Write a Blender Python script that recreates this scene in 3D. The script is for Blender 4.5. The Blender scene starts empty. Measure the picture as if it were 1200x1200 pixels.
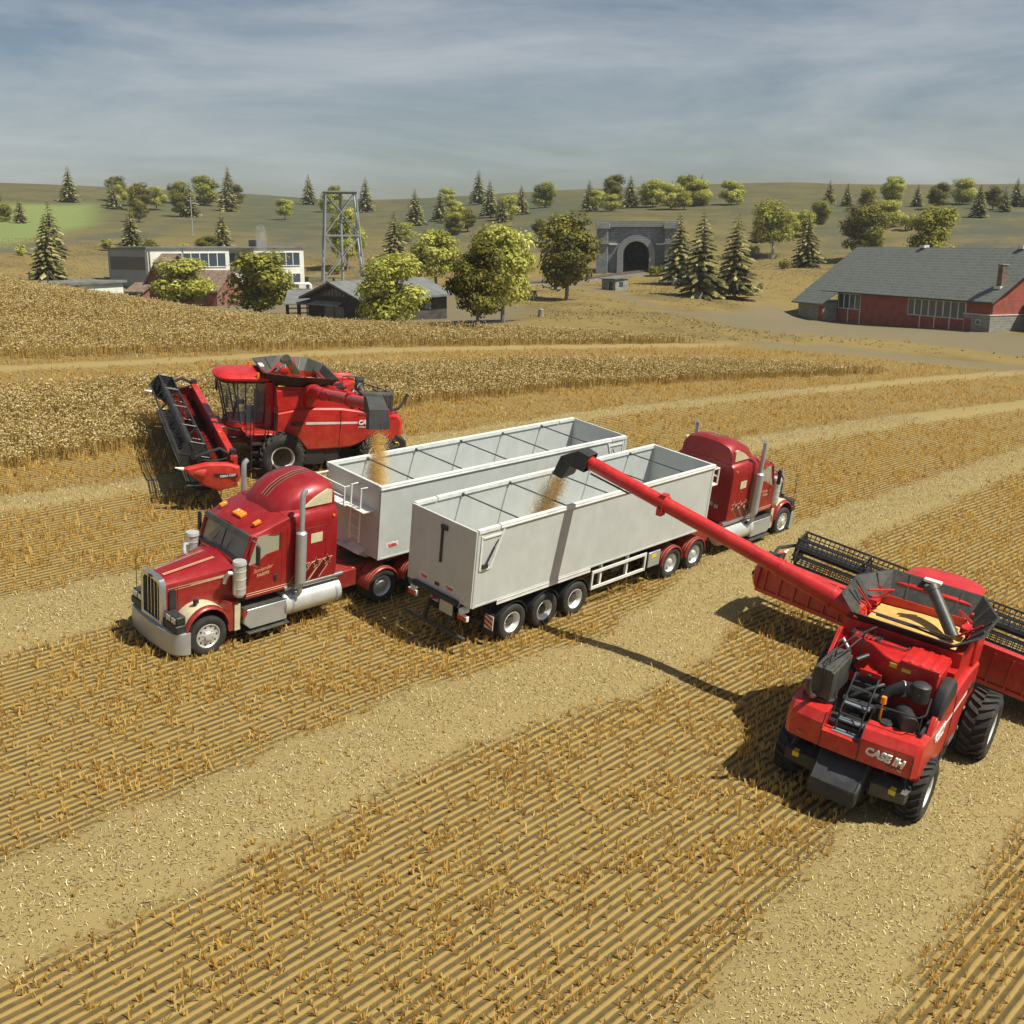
# A harvested wheat field on a hillside: two red tractor units with tipping trailers, two red combines unloading,
# a farm, a barn, trees and a railway tunnel in the valley behind.
import bpy, math, random
import numpy as np
from mathutils import Matrix, Vector

S = bpy.context.scene
COL = S.collection
R = math.radians
PI = math.pi

# ------------------------------------------------------------------ frames
# World: Z is true up. The harvested slope is a tilted plane; its own frame F has x along the trucks,
# y across, z = slope normal, origin under the rear of the nearer trailer.
def cam_axes(yaw, pitch, roll):
    cy, sy = math.cos(yaw), math.sin(yaw)
    f = Vector((-sy * math.cos(pitch), cy * math.cos(pitch), -math.sin(pitch)))
    r = Vector((cy, sy, 0)); u = r.cross(f)
    c, s = math.cos(roll), math.sin(roll)
    return (c * r + s * u, -s * r + c * u, f)
def mat4(ax, loc):
    r, u, f = ax; M = Matrix.Identity(4)
    for i in range(3):
        M[i][0] = r[i]; M[i][1] = u[i]; M[i][2] = -f[i]; M[i][3] = loc[i]
    return M
FPX = 1294.15
PITCH = R(13.8)
CAMW = mat4(cam_axes(0.0, PITCH, 0.0), (0, 0, 14.0))
CAMF = mat4(cam_axes(-0.83898, 0.35228, 0.10309), (-19.426, -18.540, 14.165))
FM = CAMW @ CAMF.inverted()
FI = FM.inverted()

cam = bpy.data.cameras.new('camera'); cam.sensor_width = 36; cam.lens = FPX / 1200 * 36
cam.clip_start = 0.3; cam.clip_end = 3000
camo = bpy.data.objects.new('camera', cam); COL.objects.link(camo); camo.matrix_world = CAMW; S.camera = camo
CW = np.array(CAMW.translation)

# ------------------------------------------------------------------ materials
def newmat(name):
    m = bpy.data.materials.new(name); m.use_nodes = True
    nt = m.node_tree; b = nt.nodes['Principled BSDF']
    return m, nt, b
def setin(b, **k):
    for n, v in k.items():
        n = n.replace('_', ' ')
        if n in b.inputs: b.inputs[n].default_value = v
def ramp(nt, stops, fac=None, interp='LINEAR'):
    r = nt.nodes.new('ShaderNodeValToRGB'); cr = r.color_ramp; cr.interpolation = interp
    while len(cr.elements) < len(stops): cr.elements.new(0.5)
    for e, (p, c) in zip(cr.elements, stops):
        e.position = p; e.color = (*c, 1) if len(c) == 3 else c
    if fac is not None: nt.links.new(fac, r.inputs[0])
    return r.outputs[0]
def noise(nt, scale, detail=4, rough=0.6, vec=None, dist=0.0):
    n = nt.nodes.new('ShaderNodeTexNoise'); n.inputs['Scale'].default_value = scale
    n.inputs['Detail'].default_value = detail; n.inputs['Roughness'].default_value = rough
    n.inputs['Distortion'].default_value = dist
    if vec is not None: nt.links.new(vec, n.inputs['Vector'])
    return n.outputs[0]
def mixc(nt, fac, a, b, mode='MIX'):
    m = nt.nodes.new('ShaderNodeMix'); m.data_type = 'RGBA'; m.blend_type = mode
    for s, v in ((0, fac), (6, a), (7, b)):
        if isinstance(v, bpy.types.NodeSocket): nt.links.new(v, m.inputs[s])
        elif isinstance(v, (int, float)): m.inputs[s].default_value = v
        else: m.inputs[s].default_value = (*v, 1)
    return m.outputs[2]
def mth(nt, op, a, b=None, c=None, clamp=False):
    m = nt.nodes.new('ShaderNodeMath'); m.operation = op; m.use_clamp = clamp
    for i, v in enumerate((a, b, c)):
        if v is None: continue
        if isinstance(v, bpy.types.NodeSocket): nt.links.new(v, m.inputs[i])
        else: m.inputs[i].default_value = v
    return m.outputs[0]
def bump(nt, b, h, strength=0.3, dist=0.02):
    n = nt.nodes.new('ShaderNodeBump'); n.inputs['Strength'].default_value = strength
    n.inputs['Distance'].default_value = dist
    nt.links.new(h, n.inputs['Height']); nt.links.new(n.outputs[0], b.inputs['Normal'])
def objco(nt, out='Object'):
    t = nt.nodes.new('ShaderNodeTexCoord'); return t.outputs[out]
def scaled(nt, vec, s):
    m = nt.nodes.new('ShaderNodeMapping'); m.inputs['Scale'].default_value = s
    nt.links.new(vec, m.inputs['Vector']); return m.outputs[0]

def paint(name, col, rough=0.4, metal=0.0, coat=0.0, dirt=(0.25, 0.2, 0.12), amt=0.25, nscale=2.5, var=0.12, bmp=0.0, dustz=0):
    m, nt, b = newmat(name); co = objco(nt)
    n1 = noise(nt, nscale, 6, 0.65, co); n2 = noise(nt, nscale * 9, 4, 0.6, co)
    dark = tuple(c * (1 - var * 2) for c in col); lite = tuple(min(1, c * (1 + var)) for c in col)
    base = mixc(nt, ramp(nt, [(0.3, (0, 0, 0)), (0.7, (1, 1, 1))], n1), dark, lite)
    f = ramp(nt, [(0.5, (0, 0, 0)), (0.8, (amt, amt, amt))], mth(nt, 'MULTIPLY', mth(nt, 'ADD', n1, n2), 0.55))
    if dustz:   # field dust settled on the lower bodywork
        sp = nt.nodes.new('ShaderNodeSeparateXYZ'); nt.links.new(co, sp.inputs[0]); n3 = noise(nt, 5, 6, .75, co)
        dz = mth(nt, 'MULTIPLY', mth(nt, 'SUBTRACT', 1.0, mth(nt, 'DIVIDE', sp.outputs[2], dustz), clamp=True), mth(nt, 'MULTIPLY_ADD', n3, 1.6, -.35), clamp=True)
        f = mth(nt, 'ADD', f, mth(nt, 'ADD', mth(nt, 'MULTIPLY', dz, .55), mth(nt, 'MULTIPLY', ramp(nt, [(.5, (0, 0, 0)), (.75, (1, 1, 1))], n3), .10)), clamp=True)
    nt.links.new(mixc(nt, f, base, dirt), b.inputs['Base Color'])
    rr = mth(nt, 'ADD', mth(nt, 'MULTIPLY', n2, 0.2), rough - 0.1, clamp=True)
    nt.links.new(rr, b.inputs['Roughness'])
    setin(b, Metallic=metal, Coat_Weight=coat, Coat_Roughness=0.12)
    if bmp: bump(nt, b, n2, bmp, 0.01)
    return m

M = {}
M['truck_red'] = paint('truck_red', (0.30, 0.006, 0.010), 0.40, 0.2, 0.3, dirt=(.30, .20, .12), amt=0.06, var=0.08, dustz=2.0)
M['red'] = paint('combine_red', (0.52, 0.008, 0.009), 0.42, 0.0, 0.25, dirt=(0.30, 0.19, 0.10), amt=0.16, var=0.12, dustz=2.6)
M['dkred'] = paint('dark_red', (0.26, 0.010, 0.010), 0.5, 0, 0.1, amt=0.4)
M['cream'] = paint('cream_paint', (0.62, 0.55, 0.36), 0.4, 0, 0.3, amt=0.15)
M['stripe'] = paint('stripe_beige', (0.55, 0.33, 0.19), 0.45, 0, 0.2, amt=0.05)
M['stripe_dark'] = paint('stripe_maroon', (0.10, 0.004, 0.006), 0.4, 0, 0.4, amt=0.05)
M['chrome'] = paint('chrome', (0.62, 0.64, 0.66), 0.24, 0.9, 0.0, dirt=(0.3, 0.27, 0.2), amt=0.2)
M['steel'] = paint('satin_steel', (0.50, 0.53, 0.56), 0.42, 0.55, 0.0, dirt=(0.25, 0.22, 0.17), amt=0.35)
M['alu'] = paint('aluminium_tank', (0.66, 0.67, 0.66), 0.36, 0.45, 0.0, amt=0.2)
M['black'] = paint('black_plastic', (0.022, 0.023, 0.026), 0.5, 0, 0, dirt=(0.12, 0.1, 0.07), amt=0.35)
M['dkgrey'] = paint('dark_grey_metal', (0.06, 0.06, 0.056), 0.5, 0.2, 0, dirt=(0.2, 0.16, 0.1), amt=0.5)
M['rubber'] = paint('rubber', (0.022, 0.021, 0.020), 0.8, 0, 0, dirt=(0.10, 0.08, 0.055), amt=0.55, nscale=4, bmp=0.3)
M['white'] = paint('white_paint', (0.80, 0.79, 0.74), 0.4, 0, 0.1, amt=0.2)
M['blue_grey'] = paint('blue_grey_plastic', (0.16, 0.19, 0.23), 0.5)
M['yellow'] = paint('yellow_sticker', (0.75, 0.55, 0.03), 0.5, amt=0.1)
M['redlogo'] = paint('logo_red', (0.55, 0.02, 0.03), 0.5, amt=0.05)
M['blacklogo'] = paint('logo_black', (0.02, 0.02, 0.02), 0.5, amt=0.05)
M['interior'] = paint('cab_interior', (0.62, 0.56, 0.40), 0.7, amt=0.1)
M['wood'] = paint('tree_trunk', (0.20, 0.19, 0.17), 0.9, amt=0.3, nscale=1.5, bmp=0.5)

def m_orange():
    m, nt, b = newmat('amber_lens'); setin(b, Base_Color=(0.85, 0.24, 0.01, 1), Roughness=0.2, Coat_Weight=0.5)
    return m
M['orange'] = m_orange()
def m_lensred():
    m, nt, b = newmat('red_lens'); setin(b, Base_Color=(0.45, 0.01, 0.01, 1), Roughness=0.15, Coat_Weight=0.5)
    return m
M['lens_red'] = m_lensred()
def m_glass(name, tint, alpha):
    m, nt, b = newmat(name); setin(b, Base_Color=(*tint, 1), Roughness=0.05, Metallic=0.0, Specular_IOR_Level=0.8)
    tr = nt.nodes.new('ShaderNodeBsdfTransparent'); tr.inputs[0].default_value = (0.9, 0.95, 0.95, 1)
    mx = nt.nodes.new('ShaderNodeMixShader'); mx.inputs[0].default_value = alpha
    out = nt.nodes['Material Output']
    nt.links.new(tr.outputs[0], mx.inputs[1]); nt.links.new(b.outputs[0], mx.inputs[2]); nt.links.new(mx.outputs[0], out.inputs[0])
    return m
M['glass'] = m_glass('cab_glass', (0.50, 0.47, 0.35), 0.5)
M['glass_blue'] = m_glass('cab_glass_blue', (0.16, 0.21, 0.26), 0.28)
def m_window():
    m, nt, b = newmat('window_glass'); setin(b, Base_Color=(0.05, 0.07, 0.10, 1), Roughness=0.12, Specular_IOR_Level=0.7); return m
M['window'] = m_window()
def m_headlamp():
    m, nt, b = newmat('headlamp_glass'); setin(b, Base_Color=(0.55, 0.58, 0.6, 1), Roughness=0.1, Metallic=0.5); return m
M['lamp'] = m_headlamp()

def m_trailer():
    m, nt, b = newmat('trailer_panel'); co = objco(nt)
    n1 = noise(nt, 1.3, 6, 0.7, co); n2 = noise(nt, 14, 5, 0.7, co); n3 = noise(nt, 3, 3, 0.5, scaled(nt, co, (1, 1, 0.15)))
    base = mixc(nt, ramp(nt, [(0.3, (0, 0, 0)), (0.7, (1, 1, 1))], n1), (0.46, 0.475, 0.46), (0.56, 0.575, 0.56))
    base = mixc(nt, ramp(nt, [(0.55, (0, 0, 0)), (0.75, (0.35, 0.35, 0.35))], n2), base, (0.37, 0.37, 0.35))
    base = mixc(nt, ramp(nt, [(0.55, (0, 0, 0)), (0.8, (0.35, 0.35, 0.35))], n3), base, (0.62, 0.63, 0.61))
    nt.links.new(base, b.inputs['Base Color']); setin(b, Roughness=0.5, Metallic=0.1)
    bump(nt, b, n1, 0.15, 0.02)
    return m
M['trailer'] = m_trailer()
M['rail'] = paint('trailer_rail', (0.78, 0.78, 0.75), 0.45, 0.1, 0, amt=0.15)
M['bar'] = paint('brace_bar', (0.08, 0.085, 0.09), 0.5, 0.3)

# ------------------------------------------------------------------ mesh builder
class MB:
    def __init__(s): s.v = []; s.f = []; s.m = []
    def add(s, vs, fs, mi=0):
        o = len(s.v); s.v += [tuple(map(float, v)) for v in vs]
        s.f += [tuple(i + o for i in f) for f in fs]; s.m += [mi] * len(fs); return s
    def box(s, x0, x1, y0, y1, z0, z1, mi=0, rot=None, piv=None):
        if x0 > x1: x0, x1 = x1, x0
        if y0 > y1: y0, y1 = y1, y0
        if z0 > z1: z0, z1 = z1, z0
        vs = [(x, y, z) for z in (z0, z1) for y in (y0, y1) for x in (x0, x1)]
        if rot is not None:
            c = Vector(piv) if piv else Vector(((x0 + x1) / 2, (y0 + y1) / 2, (z0 + z1) / 2))
            vs = [tuple(c + rot @ (Vector(v) - c)) for v in vs]
        return s.add(vs, [(0, 2, 3, 1), (4, 5, 7, 6), (0, 1, 5, 4), (2, 6, 7, 3), (0, 4, 6, 2), (1, 3, 7, 5)], mi)
    def loft(s, rings, mi=0, caps=True, close=True):
        n = len(rings[0]); vs = [p for r in rings for p in r]; fs = []
        for a in range(len(rings) - 1):
            for i in range(n if close else n - 1):
                j = (i + 1) % n
                fs.append((a * n + i, a * n + j, (a + 1) * n + j, (a + 1) * n + i))
        if caps: fs += [tuple(reversed(range(n))), tuple(range((len(rings) - 1) * n, len(rings) * n))]
        return s.add(vs, fs, mi)
    def prism(s, pts, axis, a, b, mi=0):
        # pts: polygon in the two other axes (order x,z / y,z / x,y)
        def mk(p, t):
            return (t, p[0], p[1]) if axis == 'x' else ((p[0], t, p[1]) if axis == 'y' else (p[0], p[1], t))
        return s.loft([[mk(p, a) for p in pts], [mk(p, b) for p in pts]], mi)
    def cyl(s, p0, p1, r0, r1=None, n=14, mi=0, caps=True):
        r1 = r0 if r1 is None else r1
        p0, p1 = Vector(p0), Vector(p1); d = (p1 - p0).normalized()
        u = d.orthogonal().normalized(); w = d.cross(u)
        ring = lambda c, r: [tuple(c + r * (math.cos(2 * PI * i / n) * u + math.sin(2 * PI * i / n) * w)) for i in range(n)]
        return s.loft([ring(p0, r0), ring(p1, r1)], mi, caps)
    def tube(s, pts, r, n=8, mi=0, caps=True):
        P = [Vector(p) for p in pts]; rings = []; u = None
        for i, p in enumerate(P):
            d = (P[min(i + 1, len(P) - 1)] - P[max(i - 1, 0)]).normalized()
            if u is None: u = d.orthogonal().normalized()
            else:
                u = (u - d * u.dot(d)); u = u.normalized() if u.length > 1e-5 else d.orthogonal().normalized()
            w = d.cross(u); rr = r[i] if isinstance(r, (list, tuple)) else r
            rings.append([tuple(p + rr * (math.cos(2 * PI * k / n) * u + math.sin(2 * PI * k / n) * w)) for k in range(n)])
        return s.loft(rings, mi, caps)
    def lathe(s, prof, axis='y', c=(0, 0, 0), n=28, mi=0, a0=0, a1=2 * PI):
        # prof: (t along axis, radius)
        full = abs(a1 - a0 - 2 * PI) < 1e-6; k = n if full else n + 1
        rings = []
        for t, r in prof:
            ring = []
            for i in range(k):
                a = a0 + (a1 - a0) * i / n; x, y = r * math.cos(a), r * math.sin(a)
                p = {'y': (x, t, y), 'x': (t, x, y), 'z': (x, y, t)}[axis]
                ring.append((p[0] + c[0], p[1] + c[1], p[2] + c[2]))
            rings.append(ring)
        return s.loft(rings, mi, False, full)
    def quad(s, a, b, c, d, mi=0): return s.add([a, b, c, d], [(0, 1, 2, 3)], mi)
    def plate(s, a, b, c, d, t, mi=0):
        a, b, c, d = map(Vector, (a, b, c, d)); n = (b - a).cross(d - a).normalized() * t
        return s.loft([[tuple(v) for v in (a, b, c, d)], [tuple(v + n) for v in (a, b, c, d)]], mi)
    def build(s, name, mats, parent=None, bevel=0.0, smooth=True, ang=38, loc=None):
        me = bpy.data.meshes.new(name); me.from_pydata(s.v, [], s.f)
        for m in (mats if isinstance(mats, (list, tuple)) else [mats]):
            me.materials.append(M[m] if isinstance(m, str) else m)
        if len(set(s.m)) > 1: me.polygons.foreach_set('material_index', s.m)
        import bmesh
        bm = bmesh.new(); bm.from_mesh(me); bmesh.ops.recalc_face_normals(bm, faces=bm.faces); bm.to_mesh(me); bm.free()
        if smooth:
            me.shade_smooth(); me.set_sharp_from_angle(angle=R(ang))
        o = bpy.data.objects.new(name, me); COL.objects.link(o)
        if parent is not None: o.parent = parent
        if loc is not None: o.location = loc
        if bevel:
            b = o.modifiers.new('bevel', 'BEVEL'); b.width = bevel; b.segments = 2; b.limit_method = 'ANGLE'; b.angle_limit = R(40)
        return o

def tag(o, label=None, cat=None, group=None, kind=None):
    if label: o['label'] = label
    if cat: o['category'] = cat
    if group: o['group'] = group
    if kind: o['kind'] = kind
    return o
def thing(name, label, cat, group=None):
    o = bpy.data.objects.new(name, None); COL.objects.link(o); o.empty_display_size = 0.3
    return tag(o, label, cat, group)
def copy_tree(o, parent=None, label=None):
    c = o.copy(); COL.objects.link(c); c.parent = parent
    if label: c['label'] = label
    for ch in [x for x in S.objects if x.parent == o]: copy_tree(ch, c)
    return c
def onfield(o, x, y, a=0.0, z=0.0, tilt=0.0):
    o.matrix_world = FM @ Matrix.Translation((x, y, z)) @ Matrix.Rotation(a, 4, 'Z') @ Matrix.Rotation(tilt, 4, 'Y')
    return o
def text(body, size, mat, parent, loc, rot, name='lettering', shear=0.0, ext=0.004, sx=1.0, bold=0.0):
    cu = bpy.data.curves.new(name, 'FONT'); cu.body = body; cu.size = size; cu.extrude = ext; cu.shear = shear; cu.offset = bold
    cu.align_x = 'CENTER'; cu.align_y = 'CENTER'; cu.resolution_u = 3
    t = bpy.data.objects.new('tmp', cu); COL.objects.link(t); bpy.context.view_layer.update()
    me = bpy.data.meshes.new_from_object(t.evaluated_get(bpy.context.evaluated_depsgraph_get()))
    bpy.data.objects.remove(t); me.name = name
    me.materials.clear(); me.materials.append(M[mat])
    o = bpy.data.objects.new(name, me); COL.objects.link(o); o.parent = parent
    o.location = loc; o.rotation_euler = rot; o.scale = (sx, 1, 1)
    return o
EXPO = 0.4; HAZE = 0.00015
# ------------------------------------------------------------------ wheels
def wheel(parent, x, y, z, rad, width, side, rimr=None, rimstyle='steel', name='wheel', lugs=False, depth=0.09, n=36):
    """side=+1: the outer face looks to +y."""
    rimr = rimr or rad * 0.56; h = width / 2
    m = MB()
    prof = [(-h * .8, rimr), (-h * .95, rimr + .04), (-h, (rad + rimr) / 2), (-h * .97, rad * .93), (-h * .86, rad * .985)]
    nr = 5
    for i in range(nr):
        t = -h * .78 + i * (h * 1.56) / nr; w = h * 1.56 / nr
        prof += [(t + .1 * w, rad), (t + .85 * w, rad), (t + .88 * w, rad - .012), (t + .97 * w, rad - .012)]
    prof += [(h * .86, rad * .985), (h * .97, rad * .93), (h, (rad + rimr) / 2), (h * .95, rimr + .04), (h * .8, rimr), (-h * .8, rimr)]
    if lugs:
        rb = rad - .07
        prof = [(-h * .75, rimr), (-h * .97, rimr + .1), (-h, rb * .8), (-h * .96, rb * .93), (-h * .8, rb), (h * .8, rb), (h * .96, rb * .93), (h, rb * .8), (h * .97, rimr + .1), (h * .75, rimr), (-h * .75, rimr)]
    m.lathe(prof, 'y', (0, 0, 0), n)
    if lugs:
        k = 22
        for i in range(k):
            for sgn in (-1, 1):
                a0 = 2 * PI * (i + (0.5 if sgn > 0 else 0)) / k
                pts = []
                for (t, da) in ((0.02, 0.0), (.45, .09), (.80, .20), (.99, .27)):
                    pts.append((t * h * sgn, a0 - da))
                lo, hi = [], []
                rings = []
                for (t, a) in pts:
                    rr = rad if abs(t) < h * .7 else (rad - .01 if abs(t) < h * .9 else rb * .955)
                    q = []
                    for (dr, dd) in ((rb - .03, -.055), (rr, -.042), (rr, .042), (rb - .03, .055)):
                        if abs(t) > h * .95: dr = dr * .93
                        q.append((dr * math.cos(a + dd), t, dr * math.sin(a + dd)))
                    rings.append(q)
                m.loft(rings)
    w = m.build(name, 'rubber', parent, loc=(x, y, z))
    r = MB(); s = side; fo = h * .82
    if rimstyle == 'flat':
        r.lathe([(s * fo, rimr + .012), (s * (fo + .012), rimr - .006), (s * (fo - .03), rimr - .035), (s * (fo - depth), rimr - .05), (s * (fo - depth - .01), rimr * .66)], 'y', (0, 0, 0), 32)
        r.lathe([(s * (fo - depth - .01), rimr * .66), (s * (fo - depth - .06), rimr * .5), (s * (fo - depth * .5), rimr * .42), (s * (fo - depth * .4), .0)], 'y', (0, 0, 0), 24, mi=1)
        r.lathe([(-s * fo, rimr + .01), (-s * fo * .2, rimr - .03), (-s * fo * .2, 0)], 'y', (0, 0, 0), 24)
    elif rimstyle == 'hub':   # deep dish with a domed hub
        r.lathe([(s * fo, rimr + .015), (s * (fo + .01), rimr - .01), (s * (fo - .02), rimr - .04), (s * (fo - .16), rimr - .06), (s * (fo - .19), rimr * .5), (s * (fo - .06), rimr * .45), (s * (fo - .0), rimr * .38), (s * (fo + .03), rimr * .2), (s * (fo + .035), 0)], 'y', (0, 0, 0), 32)
    elif rimstyle == 'spoke':  # ring of dark hand holes, bolts, hub
        r.lathe([(s * fo, rimr + .015), (s * (fo + .01), rimr - .01), (s * (fo - .025), rimr - .035), (s * (fo - .01), rimr * .62), (s * (fo - .01), rimr * .5), (s * (fo - .0), rimr * .42), (s * (fo + .05), rimr * .3), (s * (fo + .055), 0)], 'y', (0, 0, 0), 32)
        for i in range(10):
            a = 2 * PI * i / 10; rr = rimr * .76
            r.cyl((rr * math.cos(a), s * (fo - .03), rr * math.sin(a)), (rr * math.cos(a), s * (fo - .012), rr * math.sin(a)), rimr * .085, n=10, mi=1)
    for i in range(10 if rimstyle != 'farm' else 8):
        a = 2 * PI * (i + .5) / 10; rr = rimr * (.5 if rimstyle != 'flat' else .55)
        off = fo - (0.0 if rimstyle == 'spoke' else depth if rimstyle == 'flat' else .07)
        if rimstyle != 'farm': r.cyl((rr * math.cos(a), s * (off - .03), rr * math.sin(a)), (rr * math.cos(a), s * (off + .02), rr * math.sin(a)), .016, n=6)
    if rimstyle == 'farm':
        r.lathe([(s * (h * .8), rimr + .02), (s * (h * .86), rimr - .0), (s * (h * .8), rimr - .03), (s * (h * .35), rimr - .06)], 'y', (0, 0, 0), 36)
        r.lathe([(s * (h * .35), rimr - .06), (s * (h * .3), rimr * .55), (s * (h * .42), rimr * .5), (s * (h * .42), rimr * .2), (s * (h * .75), rimr * .16), (s * (h * .75), 0)], 'y', (0, 0, 0), 36, mi=1)
        r.lathe([(-s * (h * .8), rimr + .02), (-s * h * .3, rimr - .06), (-s * h * .2, 0)], 'y', (0, 0, 0), 24, mi=1)
        for i in range(8):
            a = 2 * PI * i / 8; rr = rimr * .35
            r.cyl((rr * math.cos(a), s * h * .38, rr * math.sin(a)), (rr * math.cos(a), s * h * .5, rr * math.sin(a)), .022, n=6, mi=1)
    r.build('rim', ['white', 'dkgrey'] if rimstyle == 'farm' else (['rail', 'dkgrey'] if rimstyle == 'flat' else ['alu', 'black']), w)
    return w

# ------------------------------------------------------------------ tipping trailer: x=0 rear, y centre, x forward
TL, TW, TH, TZ = 10.976, 1.275, 3.68, 1.44
def make_trailer():
    t = thing('grain_trailer', 'tmp', 'trailer', 'grain trailers behind the tractor units')
    for s in (1, -1):
        m = MB(); m.box(0.02, TL - .02, s * (TW - .05), s * TW, TZ, TH - .1)
        m.box(.0, .09, s * TW, s * (TW + .018), TZ - .02, TH - .1)              # rear post
        m.box(TL - .1, TL, s * TW, s * (TW + .012), TZ - .01, TH - .1)
        m.box(0.09, TL - .1, s * TW, s * (TW + .014), TZ - .012, TZ + .035)
        w = m.build('side_panel', 'trailer', t)
        # hinged part of the wall near the tailgate, slanted frame and ram
        m = MB(); y = s * (TW + .004)
        def strip(a, b, wd, th=.022):
            a = Vector((a[0], y, a[1])); b = Vector((b[0], y, b[1])); d = (b - a).normalized(); n = Vector((-d.z, 0, d.x)) * wd / 2
            m.plate(a - n, b - n, b + n, a + n, th if s < 0 else -th)
        strip((.98, 3.56), (.55, 2.5), .07); strip((.16, 2.5), (.55, 2.5), .05); strip((.16, 3.5), (.16, 2.5), .06); strip((.16, 3.42), (.9, 3.42), .05)
        m.build('brace_frame', 'rail', w)
        m = MB(); m.cyl((.62, s * (TW + .05), 3.1), (.33, s * (TW + .05), 2.62), .028, n=10); m.cyl((.75, s * (TW + .05), 3.3), (.6, s * (TW + .05), 3.08), .016, n=8)
        m.box(.24, .42, s * TW, s * (TW + .07), 2.55, 2.66); m.build('hydraulic_ram', 'black', w)
        m = MB()
        m.box(.02, .80, s * (TW - .09), s * (TW + .03), TH - .11, TH); m.box(.84, TL + .02, s * (TW - .09), s * (TW + .03), TH - .11, TH + .012)
        m.box(.84, TL, s * (TW + .03), s * (TW + .042), TH - .1, TH - .06)
        m.build('top_rail', 'rail', t, bevel=.008)
    m = MB(); m.box(TL - .05, TL, -TW + .05, TW - .05, TZ, TH - .02); m.box(TL - .09, TL + .01, -TW + .09, TW - .09, TH - .09, TH + .012)
    fw = m.build('front_wall', 'trailer', t)
    MB().box(0.06, TL - .05, -TW + .05, TW - .05, TZ + .02, TZ + .09).build('floor', 'trailer', t)
    m = MB(); m.box(-.045, .0, -TW, TW, TZ, TH - .03); m.box(-.06, -.045, -TW, TW, TH - .16, TH - .03)
    m.box(-.055, -.045, -TW, -TW + .06, TZ, TH - .16); m.box(-.055, -.045, TW - .06, TW, TZ, TH - .16)
    tg = m.build('tailgate', 'trailer', t)
    m = MB(); m.box(-.085, -.047, -.04, .04, 2.35, 3.42); m.box(-.10, -.06, -.2, .05, 3.32, 3.45); m.build('lock_bar', 'black', tg, bevel=.006)
    for yy in (.62, -.42):
        p = MB().box(-.052, -.046, yy - .17, yy + .17, 1.66, 1.80).build('maker_plate', 'white', tg)
        MB().box(-.056, -.0525, yy - .15, yy + .09, 1.67, 1.70).build('plate_stripe', 'redlogo', p)
        text('Kröger', .1, 'redlogo', p, (-.056, yy, 1.735), (R(90), 0, R(-90)), shear=.3, ext=.002, bold=.004)
    MB().box(-.056, -.046, -.02, .16, 1.62, 1.72).build('plate_bracket', 'black', tg)
    for i in range(5):
        x = 1.78 + 1.94 * i
        m = MB(); m.cyl((x, -TW + .05, 3.6), (x, TW - .05, 3.6), .022, n=8)
        for s in (-1, 1): m.cyl((x, s * (TW - .12), 3.6), (x, s * (TW - .05), 3.6), .05, n=8)
        m.build('cross_bar', 'bar', t)
    # running gear
    m = MB()
    for s in (-1, 1): m.box(.25, 9.9, s * .42, s * .56, 1.05, 1.42)
    for x in (.6, 1.1, 2.4, 3.8, 5.2, 6.6, 8.2): m.box(x, x + .1, -.42, .42, 1.1, 1.36)
    m.box(.2, 5.0, -1.2, 1.2, 1.36, 1.42)
    m.build('chassis', 'black', t)
    for k in range(3):
        x = 1.74 + 1.366 * k
        m = MB(); m.cyl((x, -1.0, .52), (x, 1.0, .52), .07, n=10)
        for s in (-1, 1): m.box(x - .08, x + .5, s * .4, s * .55, .5, 1.1)
        m.build('axle', 'dkgrey', t)
        for s in (-1, 1):
            wheel(t, x, s * 1.06, .52, .54, .4, s, .31, 'flat', depth=.12)
            m = MB(); m.lathe([(s * .84, .6), (s * 1.24, .6), (s * 1.24, .62), (s * .84, .62)], 'y', (x, 0, .55), 14, a0=R(15), a1=R(165)); m.build('mudguard', 'black', t)
    for s in (-1, 1):
        m = MB(); m.box(.95, 4.95, s * 1.16, s * 1.30, 1.385, 1.43); m.box(.95, 4.95, s * 1.28, s * 1.30, 1.30, 1.40); m.build('side_strip', 'white', t)
        m = MB(); m.box(5.15, 7.85, s * 1.2, s * 1.24, 1.14, 1.24); m.box(5.15, 7.85, s * 1.2, s * 1.24, .62, .72)
        for x in (5.15, 7.79): m.box(x, x + .07, s * 1.19, s * 1.245, .62, 1.24)
        for x in (5.6, 6.9): m.box(x, x + .09, s * 1.1, s * 1.19, .66, 1.4)
        m.build('guard_rail', 'rail', t, bevel=.006)
        m = MB(); m.box(8.0, 8.62, s * 1.18, s * 1.24, .66, 1.18); b = m.build('tool_box', 'steel', t, bevel=.02)
        MB().box(8.15, 8.4, s * 1.24, s * 1.246, .98, 1.1).build('warning_sticker', 'yellow', b)
        m = MB(); m.box(6.4, 6.9, s * .5, s * 1.0, .8, 1.35); m.build('air_tank_box', 'dkgrey', t, bevel=.03)
        # mud flap and hazard plate
        MB().box(.93, .95, s * .86, s * 1.27, .28, .98).build('mud_flap', 'black', t)
        hz = MB().box(.905, .925, s * .95, s * 1.27, .5, .92).build('hazard_plate', 'white', t)
        m = MB()
        for q in range(3):
            z0 = .5 + .14 * q; m.prism([(s * .955, z0 + .10), (s * .955, z0 + .17 if q < 2 else z0 + .14), (s * 1.265, z0 + .07), (s * 1.265, z0)] , 'x', .899, .906)
        m.build('hazard_stripes', 'redlogo', hz)
        # lamps
        m = MB(); m.box(-.08, .02, s * .84, s * 1.2, 1.0, 1.16); lb = m.build('lamp_box', 'white', t, bevel=.015)
        MB().box(-.095, -.08, s * .86, s * 1.18, 1.02, 1.13).build('tail_light', 'lens_red', lb)
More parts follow.
